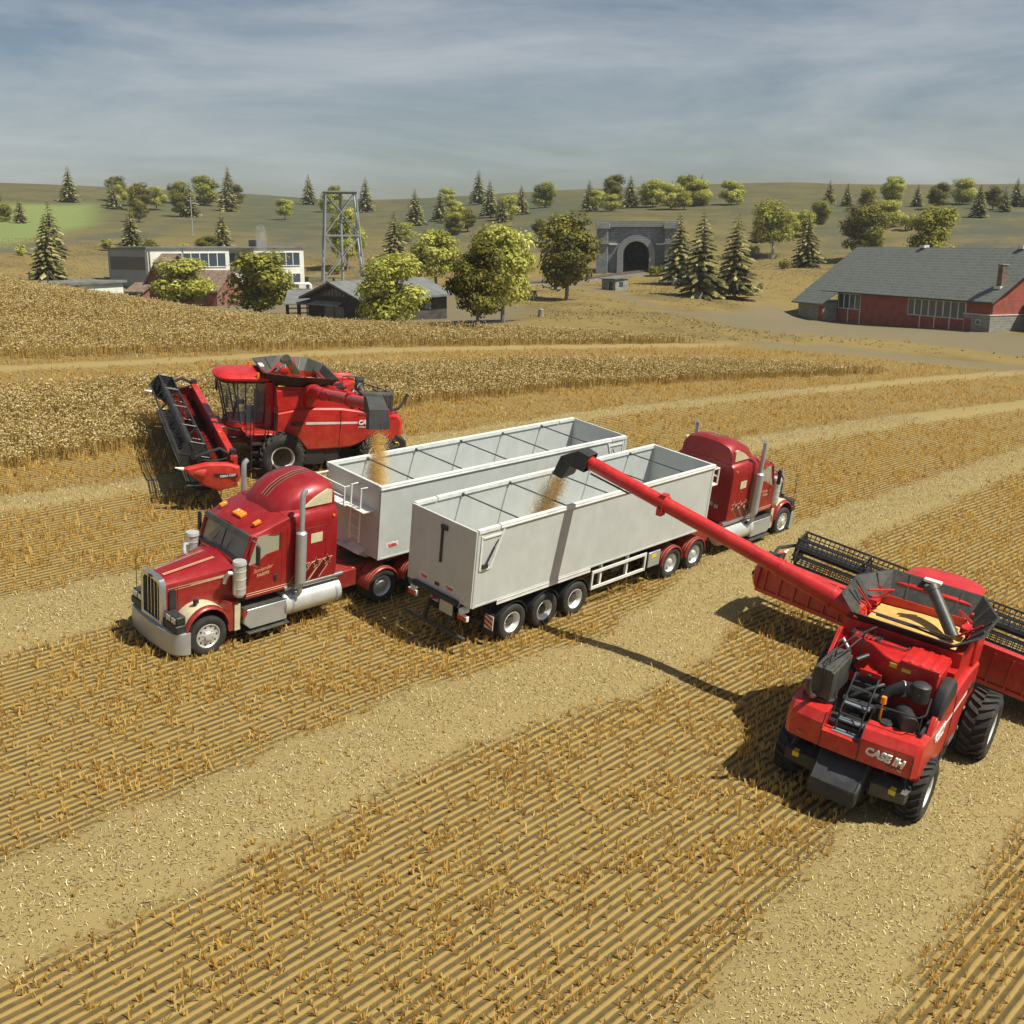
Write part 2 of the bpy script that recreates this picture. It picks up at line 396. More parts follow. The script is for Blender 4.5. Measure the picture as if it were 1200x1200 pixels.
        m = MB(); m.cyl((-.1, s * .98, 1.26), (.14, s * .98, 1.26), .1, n=16); m.cyl((-.14, s * .98, 1.26), (-.1, s * .98, 1.26), .045, n=12); m.build('lamp_drum', 'white', lb, bevel=.012)
        m = MB(); m.box(-.02, .06, s * .4, s * .5, .52, 1.05, rot=Matrix.Rotation(R(18), 3, 'Y')); m.build('bumper_strut', 'black', t)
    MB().cyl((-.1, -.82, 1.42), (-.1, .95, 1.42), .085, n=12).build('rubber_buffer', 'black', t)
    MB().box(-.16, -.06, -1.2, 1.2, .44, .54).build('underrun_bar', 'dkgrey', t, bevel=.01)
    MB().box(-.06, -.03, -.6, -.1, .95, 1.3).build('number_plate_holder', 'steel', t)
    # rope
    m = MB(); m.tube([(-.06, -1.1, 1.85), (-.09, -.95, 1.55), (-.1, -.85, 1.32)], .006, 6); m.build('rope', 'white', t)
    # front wall fittings
    m = MB(); X = TL
    f = lambda *a: m.tube(a, .026, 8)
    f((X + .02, .28, 3.52), (X + .28, .28, 3.52), (X + .28, .28, 1.85)); f((X + .02, .72, 3.5), (X + .28, .72, 3.52), (X + .28, .72, 1.85))
    for z in (1.98, 2.28, 2.6, 2.9): f((X + .28, .28, z), (X + .28, .72, z))
    m.build('ladder', 'white', fw)
    m = MB(); f((X + .02, .24, 3.45), (X + .5, .24, 3.45), (X + .5, -1.15, 3.45), (X + .02, -1.15, 3.45)); f((X + .5, .24, 3.45), (X + .5, .24, 2.9)); f((X + .5, -1.15, 3.45), (X + .5, -1.15, 2.9)); f((X + .5, -.45, 3.45), (X + .5, -.45, 2.9))
    f((X + .5, .24, 3.15), (X + .5, -1.15, 3.15)); m.box(X, X + .52, -1.17, .24, 2.86, 2.9); m.box(X, X + .4, .24, 1.0, 2.86, 2.89)
    m.build('platform', 'white', fw)
    m = MB(); m.prism([(X - 1.2, 1.44), (X + .25, 1.44), (X - .2, 1.2), (X - 1.2, 1.2)], 'y', -.5, .5); m.plate((X, .75, 1.62), (X + .3, .75, 1.5), (X + .3, .05, 1.5), (X, .05, 1.62), .02); m.build('kingpin_plate', 'rail', t)
    for s in (-1, 1):
        p = MB().box(TL - .75, TL - .3, s * TW, s * (TW + .006), 1.74, 1.89).build('maker_plate', 'white', t)
        MB().box(TL - .72, TL - .4, s * (TW + .006), s * (TW + .009), 1.755, 1.79).build('plate_stripe', 'redlogo', p)
        text('Kröger', .11, 'redlogo', p, (TL - .52, s * (TW + .009), 1.83), (R(90), 0, R(180) if s > 0 else 0), shear=.3, ext=.002, bold=.004)
    return t

# ------------------------------------------------------------------ conventional tractor unit: x=0 front axle, x forward
def make_truck():
    t = thing('semi_truck', 'tmp', 'truck', 'red tractor units')
    # hood
    def hsec(x, w, zt, zb, crown=.10):
        pts = [(-w, zb), (-w - .0, zt - .22), (-w + .05, zt - .09), (-w * .72, zt - .02), (-w * .35, zt + crown * .6), (0, zt + crown), (w * .35, zt + crown * .6), (w * .72, zt - .02), (w - .05, zt - .09), (w, zt - .22), (w, zb)]
        return [(x, a, b) for a, b in pts]
    m = MB(); m.loft([hsec(.80, .52, 1.97, .8, .08), (hsec(.5, .58, 2.0, .8, .085)), hsec(-.2, .74, 2.09, .95, .09), hsec(-.95, .92, 2.2, 1.25, .10)])
    hood = m.build('hood', 'truck_red', t, ang=30)
    # hood crease stripes
    for s in (-1, 1):
        for (o, wd, mt) in ((0, .035, 'stripe'), (.07, .02, 'stripe')):
            m = MB(); a = .17 + o; m.quad((.72, s * a, 2.075), (-.70, s * (a + .06), 2.262), (-.70, s * (a + .06 + wd), 2.256), (.72, s * (a + wd), 2.069)); m.build('hood_stripe', mt, hood)
        for k, dz in enumerate((0, .06)):
            m = MB(); m.quad((.76, s * .532, 1.70 + dz), (-.9, s * .918, 1.93 + dz), (-.9, s * .918, 1.955 + dz), (.76, s * .532, 1.725 + dz)); m.build('side_stripe', 'stripe', hood)
        m = MB(); m.quad((.2, s * .662, 1.81), (-.7, s * .872, 1.925), (-.7, s * .872, 1.965), (.2, s * .662, 1.82)); m.build('side_flash', 'cream', hood)
        m = MB(); m.box(.55, .74, s * .55, s * .575, 1.1, 1.75); m.build('side_vent', 'black', hood)
    # grille
    m = MB(); g = [(-.52, .78), (-.52, 1.9), (-.42, 2.03), (-.2, 2.08), (.2, 2.08), (.42, 2.03), (.52, 1.9), (.52, .78)]
    gi = [(-.41, .88), (-.41, 1.83), (-.34, 1.92), (-.16, 1.95), (.16, 1.95), (.34, 1.92), (.41, 1.83), (.41, .88)]
    rings = [[(.80, y, z) for y, z in g], [(.93, y, z) for y, z in g], [(.95, y * .98, z) for y, z in g], [(.94, y, z) for y, z in gi], [(.84, y, z) for y, z in gi]]
    m.loft(rings, caps=False); gr = m.build('grille_frame', 'chrome', t)
    m = MB(); m.prism(gi, 'x', .82, .85); m.build('grille_mesh', 'black', gr)
    m = MB()
    for y in (-.25, -.085, .085, .25): m.box(.86, .90, y - .014, y + .014, .88, 1.94)
    m.build('grille_bars', 'chrome', gr)
    MB().prism([(-.12, 2.02), (0, 1.98), (.12, 2.02), (0, 2.04)], 'x', .95, .97).build('badge', 'black', gr)
    # bumper
    m = MB()
    def bs(x0, x1, y, z0=.16, z1=.78): return [(x0, y, z0), (x1, y, z0 + .02), (x1 + .02, y, (z0 + z1) / 2), (x1, y, z1 - .02), (x0, y, z1)]
    m.loft([bs(.52, .72, -1.24), bs(.80, .93, -1.05), bs(.90, 1.0, -.6), bs(.90, 1.03, 0), bs(.90, 1.0, .6), bs(.80, .93, 1.05), bs(.52, .72, 1.24)])
    m.build('front_bumper', 'steel', t, ang=50)
    for s in (-1, 1):
        m = MB(); m.box(.60, .90, s * .56, s * 1.18, .79, 1.0); m.build('bumper_block', 'black', t, bevel=.03)
        m = MB(); m.box(.60, .86, s * .6, s * 1.14, 1.0, 1.22); hb = m.build('headlight_housing', 'black', t, bevel=.03)
        for y in (.74, .99): MB().box(.86, .885, s * (y - .1), s * (y + .1), 1.03, 1.19).build('headlight', 'lamp', hb, bevel=.01)
        # fender: arch over the wheel with a cream top
        m = MB(); arch = []
        for a in range(-8, 181, 12):
            arch.append((.66 * math.cos(R(a)), .62 + .72 * math.sin(R(a))))
        inner = [(x * .9, .6 + (z - .6) * .9) for x, z in arch]
        y0, y1 = s * .80, s * 1.22
        rings = []
        for (y, ex) in ((y0, 0), (s * 1.14, 0), (s * 1.20, -.03), (s * 1.225, -.09)):
            rings.append([(x * (1 + ex), y, .62 + (z - .62) * (1 + ex)) for x, z in arch])
        m.loft(rings, caps=False, close=False); m.loft([[(x * .91, s * 1.225, .62 + (z - .62) * .91) for x, z in arch], [(x * .88, s * .8, .62 + (z - .62) * .88) for x, z in arch]], caps=False, close=False)
        m.prism([(-.64, .45), (-.90, .45), (-.92, 1.25), (-.60, 1.3), (-.5, 1.1)], 'y', s * .78, s * 1.16)
        f = m.build('front_fender', 'truck_red', t, ang=50)
        m = MB(); top = [(x * 1.01, z * 1.004) for x, z in arch if z > .95]
        # cream inner shoulder of the fender against the hood
        r0 = [(x, s * .56, z + .0) for x, z in top]; r1 = [(x, s * 1.0, z + .03) for x, z in top]; r2 = [(x * 1.0, s * 1.1, z + .012) for x, z in top]
        m.loft([r0, r1, r2], caps=False, close=False); m.build('fender_shoulder', 'cream', f)
        MB().cyl((.22, s * .92, 1.34), (.22, s * .92, 1.5), .045, n=10).box(.14, .24, s * .86, s * .98, 1.40, 1.51).build('fender_lamp', 'black', f)
        MB().tube([(.78, s * 1.08, 1.2), (.79, s * 1.08, 2.05)], .011, 6).build('marker_rod', 'black', t)
        MB().box(-.95, -.78, s * .86, s * 1.2, .45, 1.2).build('splash_guard', 'cream', t)
        wheel(t, 0, s * 1.08, .52, .54, .30, s, .33, 'spoke')
        for x in (-5.743, -7.084):
            wheel(t, x, s * .97, .52, .54, .56, s, .32, 'hub')
            m = MB(); prof = [(s * .70, .60), (s * 1.24, .60), (s * 1.27, .57), (s * 1.27, .54), (s * 1.26, .57), (s * .70, .585)]
            m.lathe(prof + [prof[0]], 'y', (x, 0, .54), 26, a0=R(2), a1=R(178))
            m.lathe([(s * .7, .60), (s * .7, .15)], 'y', (x, 0, .54), 26, a0=R(2), a1=R(178))
            fd = m.build('rear_fender', 'truck_red', t)
            for yy in (1.16, 1.07): MB().lathe([(s * yy, .602), (s * (yy + .018), .602)], 'y', (x, 0, .54), 26, a0=R(25), a1=R(155)).build('fender_stripe', 'stripe', fd)
        MB().box(-7.72, -7.70, s * .72, s * 1.26, .2, .6).build('mud_flap', 'black', t)
        # stack
        m = MB(); x = -2.66; y = s * 1.42
        m.cyl((x, y, 1.5), (x, y, 2.92), .15, n=20); m.cyl((x, y, 1.38), (x, y, 1.5), .10, .15, n=20); m.cyl((x, y, 2.92), (x, y, 2.97), .15, .1, n=20)
        m.tube([(x + .0, y, 2.95), (x, y, 3.95), (x - .02, y, 4.05), (x - .12, y, 4.13)], .075, 14)
        m.tube([(x, y, 1.4), (x, y, 1.2), (x + .05, y - s * .1, 1.05), (x + .1, s * .9, 1.0)], .07, 10)
        m.build('exhaust_stack', 'steel', t)
        # air cleaner
        m = MB(); x = -.92; y = s * 1.18
        m.cyl((x, y, 1.5), (x, y, 2.32), .17, n=20); m.cyl((x, y, 1.42), (x, y, 1.5), .12, .17, n=20); m.cyl((x, y, 2.34), (x, y, 2.42), .19, .17, n=20)
        for z in (1.66, 1.92, 2.14): m.cyl((x, y, z), (x, y, z + .03), .178, n=20)
        m.tube([(x + .1, y - s * .02, 2.1), (x + .28, y - s * .05, 2.12), (x + .32, y - s * .12, 2.0), (x + .32, y - s * .2, 1.8)], .06, 10)
        m.build('air_cleaner', 'alu', t)
        # mirror
        m = MB(); m.box(-1.34, -1.26, s * 1.38, s * 1.52, 2.3, 2.85); mr = m.build('mirror', 'black', t, bevel=.03)
        MB().tube([(-1.3, s * 1.18, 2.92), (-1.3, s * 1.44, 2.9), (-1.3, s * 1.44, 2.25), (-1.3, s * 1.18, 2.2)], .014, 6).build('mirror_arm', 'chrome', mr)
        # steps / tank / boxes
        m = MB(); m.prism([(-1.05, 1.0), (-2.35, 1.0), (-2.35, .42), (-1.2, .42), (-1.0, .62)], 'y', s * .7, s * 1.3); b = m.build('battery_box', 'steel', t, bevel=.02)
        MB().box(-2.35, -1.02, s * .72, s * 1.28, 1.003, 1.03).build('box_lid', 'dkgrey', b)
        MB().prism([(-.99, .74), (-1.0, .99), (-1.1, 1.004), (-1.1, .9)], 'y', s * .72, s * 1.306).build('step_end', 'truck_red', b)
        MB().box(-2.4, -1.1, s * 1.0, s * 1.38, .3, .35).build('step', 'dkgrey', b, bevel=.01)
        m = MB(); m.cyl((-2.3, s * 1.0, .78), (-4.15, s * 1.0, .78), .36, n=28); m.cyl((-2.28, s * 1.0, .78), (-4.17, s * 1.0, .78), .33, n=28)
        tk = m.build('fuel_tank', 'alu', t, ang=30)
        m = MB()
        for x in (-2.5, -3.95): m.cyl((x, s * 1.0, .78), (x - .06, s * 1.0, .78), .372, n=28)
        m.build('tank_strap', 'steel', tk); MB().cyl((-2.75, s * 1.25, 1.05), (-2.75, s * 1.29, 1.1), .05, n=12).build('filler_cap', 'black', tk)
        m = MB(); m.cyl((-2.3, s * 1.16, 1.27), (-4.25, s * 1.16, 1.27), .085, n=16); m.box(-2.35, -2.6, s * .95, s * 1.16, 1.17, 1.36); m.build('exhaust_pipe', 'chrome', t)
    # cab lower/side body as loft of cross sections along x
    def csec(x, zb, zs, zr, w=1.2, wr=None):
        wr = wr or w - .12
        return [(x, -w, zb), (x, -w, zs), (x, -wr - .04, zr - .1), (x, -wr + .08, zr), (x, 0, zr + .05), (x, wr - .08, zr), (x, wr + .04, zr - .1), (x, w, zs), (x, w, zb)]
    m = MB(); m.loft([csec(-.98, 1.28, 1.95, 2.18, 1.0), csec(-1.12, 1.28, 2.1, 2.30, 1.14, 1.0)])
    m.build('cowl', 'truck_red', t)
    # doors area with real openings: build the shell from slabs
    WB, WT = 2.28, 2.95      # window bottom/top
    m = MB()
    for s in (-1, 1):
        yo, yi = s * 1.2, s * 1.13
        m.prism([(-1.1, 1.28), (-1.1, 2.2), (-1.44, 2.24), (-1.72, 2.42), (-2.15, 2.48), (-2.15, 3.0), (-2.35, 3.0), (-2.35, 1.28)], 'y', yo, yi)   # door lower + rear post
    cab = m.build('cab_shell', 'truck_red', t, ang=30)
    m = MB()
    # roof from windshield header back to the sleeper
    def rsec(x, z, w, th=.14):
        return [(x, -w, z - th), (x, -w + .02, z - .06), (x, -w + .12, z), (x, 0, z + .05), (x, w - .12, z), (x, w - .02, z - .06), (x, w, z - th)]
    m.loft([rsec(-1.30, 3.0, 1.08, .06), rsec(-1.5, 3.07, 1.14, .12), rsec(-2.0, 3.24, 1.19, .3), rsec(-2.5, 3.38, 1.2, .42)])
    roof = m.build('cab_roof', 'truck_red', t, ang=40)
    for s in (-1, 1):
        m = MB(); m.tube([(-1.08, s * 1.06, 2.22), (-1.34, s * 1.1, 2.98)], .055, 8); m.tube([(-1.12, s * 1.16, 2.2), (-1.42, s * 1.165, 2.98)], .05, 8); m.box(-1.14, -1.08, s * 1.04, s * 1.17, 2.16, 2.24); m.build('windshield_pillar', 'truck_red', cab)
    MB().tube([(-1.06, 0, 2.3), (-1.31, 0, 3.0)], .022, 6).build('windshield_divider', 'black', cab)
    m = MB(); m.loft([[(-1.0, y, 2.36 - abs(y) * .12), (-1.03, y, 2.42 - abs(y) * .12)] for y in (-1.05, 0, 1.05)], close=False, caps=False); m.build('windshield_seal', 'black', cab)
    m = MB(); rr = [[(-1.05 - abs(y) ** 2 * .07, y, 2.28), (-1.30 - abs(y) ** 2 * .07, y, 2.97)] for y in (-1.04, -.6, 0, .6, 1.04)]; m.loft(rr, close=False, caps=False); m.build('windshield', 'glass', cab)
    m = MB(); m.prism([(-1.20, 2.88), (-1.27, 3.01), (-1.33, 3.03), (-1.27, 2.86)], 'y', -1.06, 1.06); m.build('sun_visor', 'dkgrey', cab, bevel=.01)
    for y in (-.35, .3): MB().tube([(-1.0, y, 2.3), (-1.12, y + .1, 2.62)], .008, 5).tube([(-1.06, y - .02, 2.45), (-1.17, y + .18, 2.75)], .008, 5).build('wiper', 'black', cab)
    for s in (-1, 1):
        MB().prism([(-1.2, 2.2), (-1.44, 2.24), (-1.72, 2.42), (-2.15, 2.48), (-2.15, 2.97), (-1.45, 2.97)], 'y', s * 1.165, s * 1.16).build('side_window', 'glass', cab)
        m = MB(); m.tube([(-1.15, s * 1.203, 1.42), (-2.2, s * 1.203, 1.42), (-2.2, s * 1.203, 2.95)], .005, 5); m.build('door_seam', 'stripe_dark', cab)
        MB().box(-2.06, -1.96, s * 1.2, s * 1.225, 1.62, 1.8).build('door_handle', 'black', cab, bevel=.01)
    # interior
    m = MB(); m.box(-2.48, -1.1, -1.1, 1.1, 1.3, 1.4); m.box(-2.5, -2.46, -1.12, 1.12, 1.35, 3.1); m.box(-1.35, -1.08, -1.05, 1.05, 1.4, 2.2)
    for s in (-1, 1): m.box(-2.15, -1.65, s * .3, s * .85, 1.7, 1.9); m.box(-2.3, -2.15, s * .3, s * .85, 1.8, 2.7)
    m.build('cab_interior', 'interior', t, bevel=.02)
    m = MB(); m.lathe([(-.02, .2), (.0, .23), (.02, .2), (0, .18), (-.02, .2)], 'x', (-1.55, .55, 2.2), 20); m.build('steering_wheel', 'black', t)
    # sleeper
    m = MB(); xs = [-2.35, -2.5, -3.98, -4.05]
    def ssec(x, w, zr, zb=1.24):
        return [(x, -w, zb), (x, -w, zr - .35), (x, -w + .03, zr - .12), (x, -w + .16, zr), (x, 0, zr + .04), (x, w - .16, zr), (x, w - .03, zr - .12), (x, w, zr - .35), (x, w, zb)]
    m.loft([ssec(-2.36, 1.2, 3.36), ssec(-2.6, 1.215, 3.40), ssec(-3.95, 1.215, 3.38), ssec(-4.02, 1.19, 3.34)])
    sl = m.build('sleeper', 'truck_red', t, ang=40)
    m = MB()
    def dsec(x, w, z, zb=3.30):
        return [(x, -w, zb), (x, -w + .03, zb + (z - zb) * .5), (x, -w * .8, zb + (z - zb) * .85), (x, -w * .4, z - .01), (x, 0, z), (x, w * .4, z - .01), (x, w * .8, zb + (z - zb) * .85), (x, w - .03, zb + (z - zb) * .5), (x, w, zb)]
    m.loft([dsec(-2.22, .62, 3.36), dsec(-2.4, .82, 3.58), dsec(-2.65, .95, 3.80), dsec(-3.0, 1.02, 3.98), dsec(-3.4, 1.06, 4.08), dsec(-3.85, 1.07, 4.08), dsec(-4.0, 1.05, 4.02)])
    dm = m.build('roof_fairing', 'truck_red', t, ang=45)
    for y0, wd, mt in ((-.14, .016, 'stripe'), (.10, .016, 'stripe'), (-.12, .08, 'stripe_dark'), (.02, .075, 'stripe_dark'), (-.025, .016, 'stripe')):
        m = MB(); pr = [(-2.405, 3.592), (-2.65, 3.808), (-3.0, 3.988), (-3.4, 4.087), (-3.8, 4.087)]
        m.loft([[(x, y0, z), (x, y0 + wd, z)] for x, z in pr], close=False, caps=False); m.build('fairing_stripe', mt, dm)
    for s in (-1, 1):
        MB().prism([(-2.98, 3.46), (-3.88, 3.46), (-3.88, 3.82), (-3.75, 3.86), (-3.3, 3.68)], 'y', s * 1.0, s * 1.075).build('fairing_window', 'cream', dm)
        MB().box(-3.12, -3.5, s * 1.21, s * 1.225, 2.45, 2.72).build('sleeper_window', 'cream', sl)
        m = MB(); q = [(-2.98, 2.9), (-3.62, 2.9), (-3.62, 1.75), (-2.98, 1.75), (-2.98, 2.9)]; m.tube([(x, s * 1.217, z) for x, z in q], .007, 5); m.build('hatch_seam', 'stripe_dark', sl)
        MB().cyl((-3.86, s * 1.21, 3.14), (-3.86, s * 1.24, 3.14), .035, n=10).build('marker_light', 'orange', sl)
        # stars with trails
        def star(cx, cz, r, rot=R(12)):
            return [(cx + (r if k % 2 == 0 else r * .42) * math.cos(rot + PI * k / 5), cz + (r if k % 2 == 0 else r * .42) * math.sin(rot + PI * k / 5)) for k in range(10)]
        for (cx, cz) in ((-3.70, 1.86), (-3.33, 1.84), (-2.96, 1.82)):
            c0 = MB().prism(star(cx, cz, .17), 'y', s * 1.217, s * 1.222).build('star_decal', 'stripe_dark', sl)
            m = MB(); st = star(cx, cz, .17); m.tube([(x, s * 1.222, z) for x, z in st + st[:1]], .010, 5); m.build('star_outline', 'stripe', c0)
            m = MB(); m.prism([(cx + .02, cz - .12), (cx + .16, cz + .02), (cx + .58, cz - .48), (cx + .32, cz - .48)], 'y', s * 1.2165, s * 1.2195); m.build('star_trail', 'stripe_dark', sl)
            m = MB(); m.tube([(cx - .02, s * 1.22, cz - .14), (cx + .28, s * 1.22, cz - .48)], .009, 5); m.tube([(cx + .16, s * 1.22, cz + .02), (cx + .6, s * 1.22, cz - .48)], .009, 5); m.build('trail_line', 'stripe', sl)
        for z in (1.36, 1.42): MB().tube([(-1.12, s * 1.205, z), (-2.3, s * 1.205, z), (-2.6, s * 1.222, z)], .009, 5).build('sill_stripe', 'stripe', cab)
        ry = R(180) if s > 0 else 0
        text('Sunlander', .15, 'stripe', cab, (-1.62, s * 1.203, 2.04), (R(90), R(-6) if s > 0 else R(6), ry), shear=.35, ext=.002)
        text('FARMS', .13, 'stripe', cab, (-1.62, s * 1.203, 1.89), (R(90), R(-6) if s > 0 else R(6), ry), shear=.15, ext=.002, bold=.003)
    for y in (-.82, -.14, 0, .14, .82):
        m = MB(); m.box(-1.76, -1.54, y - .055, y + .055, 3.17, 3.26, rot=Matrix.Rotation(R(18), 3, 'Y')); m.build('roof_light', 'orange', roof, bevel=.015)
    # undercarriage
    m = MB()
    for s in (-1, 1): m.box(.6, -7.7, s * .34, s * .46, .72, .98)
    m.box(-1.0, -4.0, -.9, .9, 1.05, 1.28); m.box(-.9, .6, -.5, .5, .6, 1.1)
    for x in (0, -5.743, -7.084): m.cyl((x, -.9, .52), (x, .9, .52), .09, n=10)
    m.build('frame_rails', 'black', t)
    m = MB(); m.box(-4.1, -5.3, -.72, .72, .5, 1.06); m.build('chassis_cover', 'truck_red', t, bevel=.04)
    m = MB(); m.box(-5.0, -7.3, -.68, .68, .98, 1.08); m.build('rear_deck', 'truck_red', t, bevel=.02)
    m = MB(); m.cyl((-6.1, 0, 1.1), (-6.1, 0, 1.2), .5, n=20); m.box(-5.8, -5.1, -.45, .45, 1.08, 1.14); m.build('fifth_wheel', 'dkgrey', t)
    for s in (-1, 1): MB().cyl((-4.28, s * .725, .95), (-4.28, s * .745, .95), .03, n=10).build('side_marker', 'orange', t)
    m = MB()
    for yy, z in ((-.5, 1.75), (-.72, 1.7)): m.box(-4.06, -4.03, yy - .08, yy + .08, z, z + .14)
    m.build('vent_boxes', 'steel', sl)
    return t
# ------------------------------------------------------------------ combine harvester: x=0 front axle, x forward, y left
M['grain'] = paint('wheat_grain', (0.62, 0.36, 0.10), 0.9, dirt=(0.7, 0.48, 0.2), amt=0.3, nscale=6)
M['hopper'] = paint('hopper_panel', (0.024, 0.024, 0.021), 0.6, 0.0, dirt=(0.13, 0.11, 0.08), amt=0.5, nscale=1.2)
M['beltgrey'] = paint('belt_grey', (0.32, 0.31, 0.27), 0.7, amt=0.3)

def make_combine():
    t = thing('combine_harvester', 'tmp', 'combine harvester', 'red combines unloading wheat')
    # side panels
    prof = [(.16, 1.62), (.12, 2.44), (-.5, 2.56), (-1.2, 2.62), (-2.34, 2.60), (-3.4, 2.44), (-4.55, 2.12), (-4.6, 1.42), (-4.4, 1.15), (-4.15, 1.22), (-3.8, 1.37), (-3.45, 1.34), (-3.1, 1.15), (-2.77, 1.03), (-1.9, .98), (-1.06, .96), (-.84, 1.25), (-.64, 1.48), (-.3, 1.62)]
    for s in (-1, 1):
        m = MB(); c = (-2.2, 1.85)
        r0 = [(x, s * 1.34, z) for x, z in prof]; r1 = [(x, s * 1.44, z) for x, z in prof]
        r2 = [(c[0] + (x - c[0]) * .975, s * 1.5, c[1] + (z - c[1]) * .93) for x, z in prof]
        r3 = [(c[0] + (x - c[0]) * .6, s * 1.525, c[1] + (z - c[1]) * .5) for x, z in prof]
        m.loft([r0, r1, r2, r3]); p = m.build('side_panel', 'red', t, ang=35)
        m = MB(); m.tube([(-2.33, s * 1.525, 2.5), (-2.335, s * 1.535, 2.0), (-2.30, s * 1.515, 1.12)], .012, 5)
        m.tube([(-3.35, s * 1.50, 2.30), (-3.0, s * 1.51, 2.36)], .02, 5)
        m.build('panel_seam', 'black', p)
        m = MB(); m.plate((-.98, s * 1.527, 1.99), (-3.0, s * 1.530, 1.99), (-3.0, s * 1.530, 2.07), (-.98, s * 1.527, 2.09), .018 if s < 0 else -.018)
        m.build('side_stripe', 'rail', p)
        ry = R(180) if s > 0 else 0
        text('9230', .24, 'black', p, (-.62, s * 1.536, 2.03), (R(90), 0, ry), shear=.25, bold=.006, ext=.012)
        text('CASE IH', .25, 'white', p, (-3.45, s * 1.536, 2.03), (R(90), 0, ry), shear=.2, bold=.012, ext=.012, sx=.95)
        text('AXIAL-FLOW', .09, 'white', p, (-3.3, s * 1.532, 1.85), (R(90), 0, ry), shear=.2, ext=.01)
    # rear hood / bumper with a notch for the ladder
    m = MB(); bp = lambda x, k=0: [(x, 1.45), (x - .02, 2.02), (x + .12, 2.22), (x + .5, 2.26), (x + .5, 1.5)]
    def rb(x, y): return [(px, y, pz) for px, pz in bp(x)]
    m.loft([rb(-4.72, 1.5), rb(-4.86, 1.38), rb(-4.92, .9), rb(-4.94, .62)]); m.loft([rb(-4.94, -.22), rb(-4.92, -.7), rb(-4.86, -1.38), rb(-4.72, -1.5)])
    m.box(-4.95, -4.5, -.22, .62, 1.45, 1.86)
    bmp = m.build('rear_bumper', 'red', t, ang=30)
    MB().tube([(-4.955, -.23, 1.47), (-4.97, -.23, 2.0), (-4.8, -.23, 2.25)], .012, 5).build('bumper_seam', 'black', bmp)
    MB().tube([(-4.955, .63, 1.47), (-4.97, .63, 2.0), (-4.8, .63, 2.25)], .012, 5).build('bumper_seam', 'black', bmp); MB().tube([(-4.87, -1.38, 1.47), (-4.9, -1.38, 2.0)], .012, 5).build('bumper_seam', 'black', bmp)
    text('CASE IH', .25, 'white', bmp, (-4.955, -.80, 1.78), (R(90), R(0), R(-90 - 4.5)), shear=.2, bold=.012, ext=.03, sx=.95)
    text('AXIAL-FLOW', .07, 'stripe', bmp, (-4.93, -1.0, 1.58), (R(90), 0, R(-95)), shear=.2, ext=.02); text('9230', .07, 'stripe', bmp, (-4.93, 1.1, 1.60), (R(90), 0, R(-85)), shear=.2, ext=.02)
    # bodywork under the tank
    m = MB(); m.box(-4.3, .1, -1.33, 1.33, 1.15, 1.9); m.build('lower_body', 'dkgrey', t)
    m = MB(); m.prism([(.18, 2.42), (.14, 3.05), (-2.45, 3.05), (-2.45, 2.3)], 'y', -1.38, 1.38)
    m.prism([(.14, 3.05), (.14, 3.42), (.04, 3.42), (.04, 3.05)], 'y', -1.38, 1.38); m.prism([(-2.12, 3.05), (-2.12, 3.42), (-1.98, 3.42), (-1.98, 3.05)], 'y', -1.38, 1.38)
    for s in (-1, 1): m.box(-1.98, .04, s * 1.24, s * 1.38, 3.05, 3.42)
    m.build('grain_tank', 'red', t)
    for s in (-1, 1): MB().prism([(.15, 2.45), (.15, 3.32), (-.68, 3.32), (-.68, 2.55)], 'y', s * 1.36, s * 1.46).build('tank_side_box', 'red', t, bevel=.04)
    # hopper extension: flared octagon
    zb = 3.40
    bot = [(.10, 1.0), (-.5, 1.28), (-1.5, 1.28), (-2.05, 1.0), (-2.05, -1.0), (-1.5, -1.28), (-.5, -1.28), (.10, -1.0)]
    top = [(.62, 1.15), (-.45, 1.74), (-1.75, 1.68), (-2.30, 1.2), (-2.30, -1.2), (-1.75, -1.68), (-.45, -1.74), (.62, -1.15)]
    tz = [3.93, 3.90, 3.82, 3.66, 3.66, 3.82, 3.90, 3.93]
    m = MB(); th = .035; n = 8
    o_b = [(x, y, zb) for x, y in bot]; o_t = [(x, y, z) for (x, y), z in zip(top, tz)]
    sh = lambda P, k: [(-.85 + (x + .85) * k, y * k, z) for x, y, z in P]
    m.loft([o_b, o_t, [(a, b, z) for a, b, z in sh(o_t, .965)], sh(o_b, .965)], caps=False)
    # vertical front skirt of the extension seen from outside
    hop = m.build('hopper_extension', 'hopper', t, smooth=False)
    m = MB()
    L = lambda i, a: tuple(Vector(sh(o_b, .955)[i]).lerp(Vector(sh(o_t, .955)[i]), a))
    def rib(i, j, u):
        b = Vector(sh(o_b, .96)[i]).lerp(Vector(sh(o_b, .96)[j]), u); tt = Vector(sh(o_t, .955)[i]).lerp(Vector(sh(o_t, .955)[j]), u)
        m.tube([tuple(b), tuple(tt)], .028, 4)
    for i, j, u in ((0, 7, .2), (0, 7, .8), (0, 1, .5), (6, 7, .5), (1, 2, .25), (1, 2, .75), (5, 6, .25), (5, 6, .75)): rib(i, j, u)
    m.build('hopper_rib', 'dkgrey', hop)
    # frame, inside the tank
    
    gm = MB(); random.seed(5)
    def gz_(x, y): return 3.16 + .22 * math.exp(-((x + .75) ** 2 / .5 + (y + .1) ** 2 / .6)) + .01 * math.sin(9 * x) * math.cos(8 * y)
    nx, ny = 24, 26; vs = [(-1.9 + 1.9 * i / nx, -1.1 + 2.2 * j / ny, gz_(-1.9 + 1.9 * i / nx, -1.1 + 2.2 * j / ny)) for i in range(nx + 1) for j in range(ny + 1)]
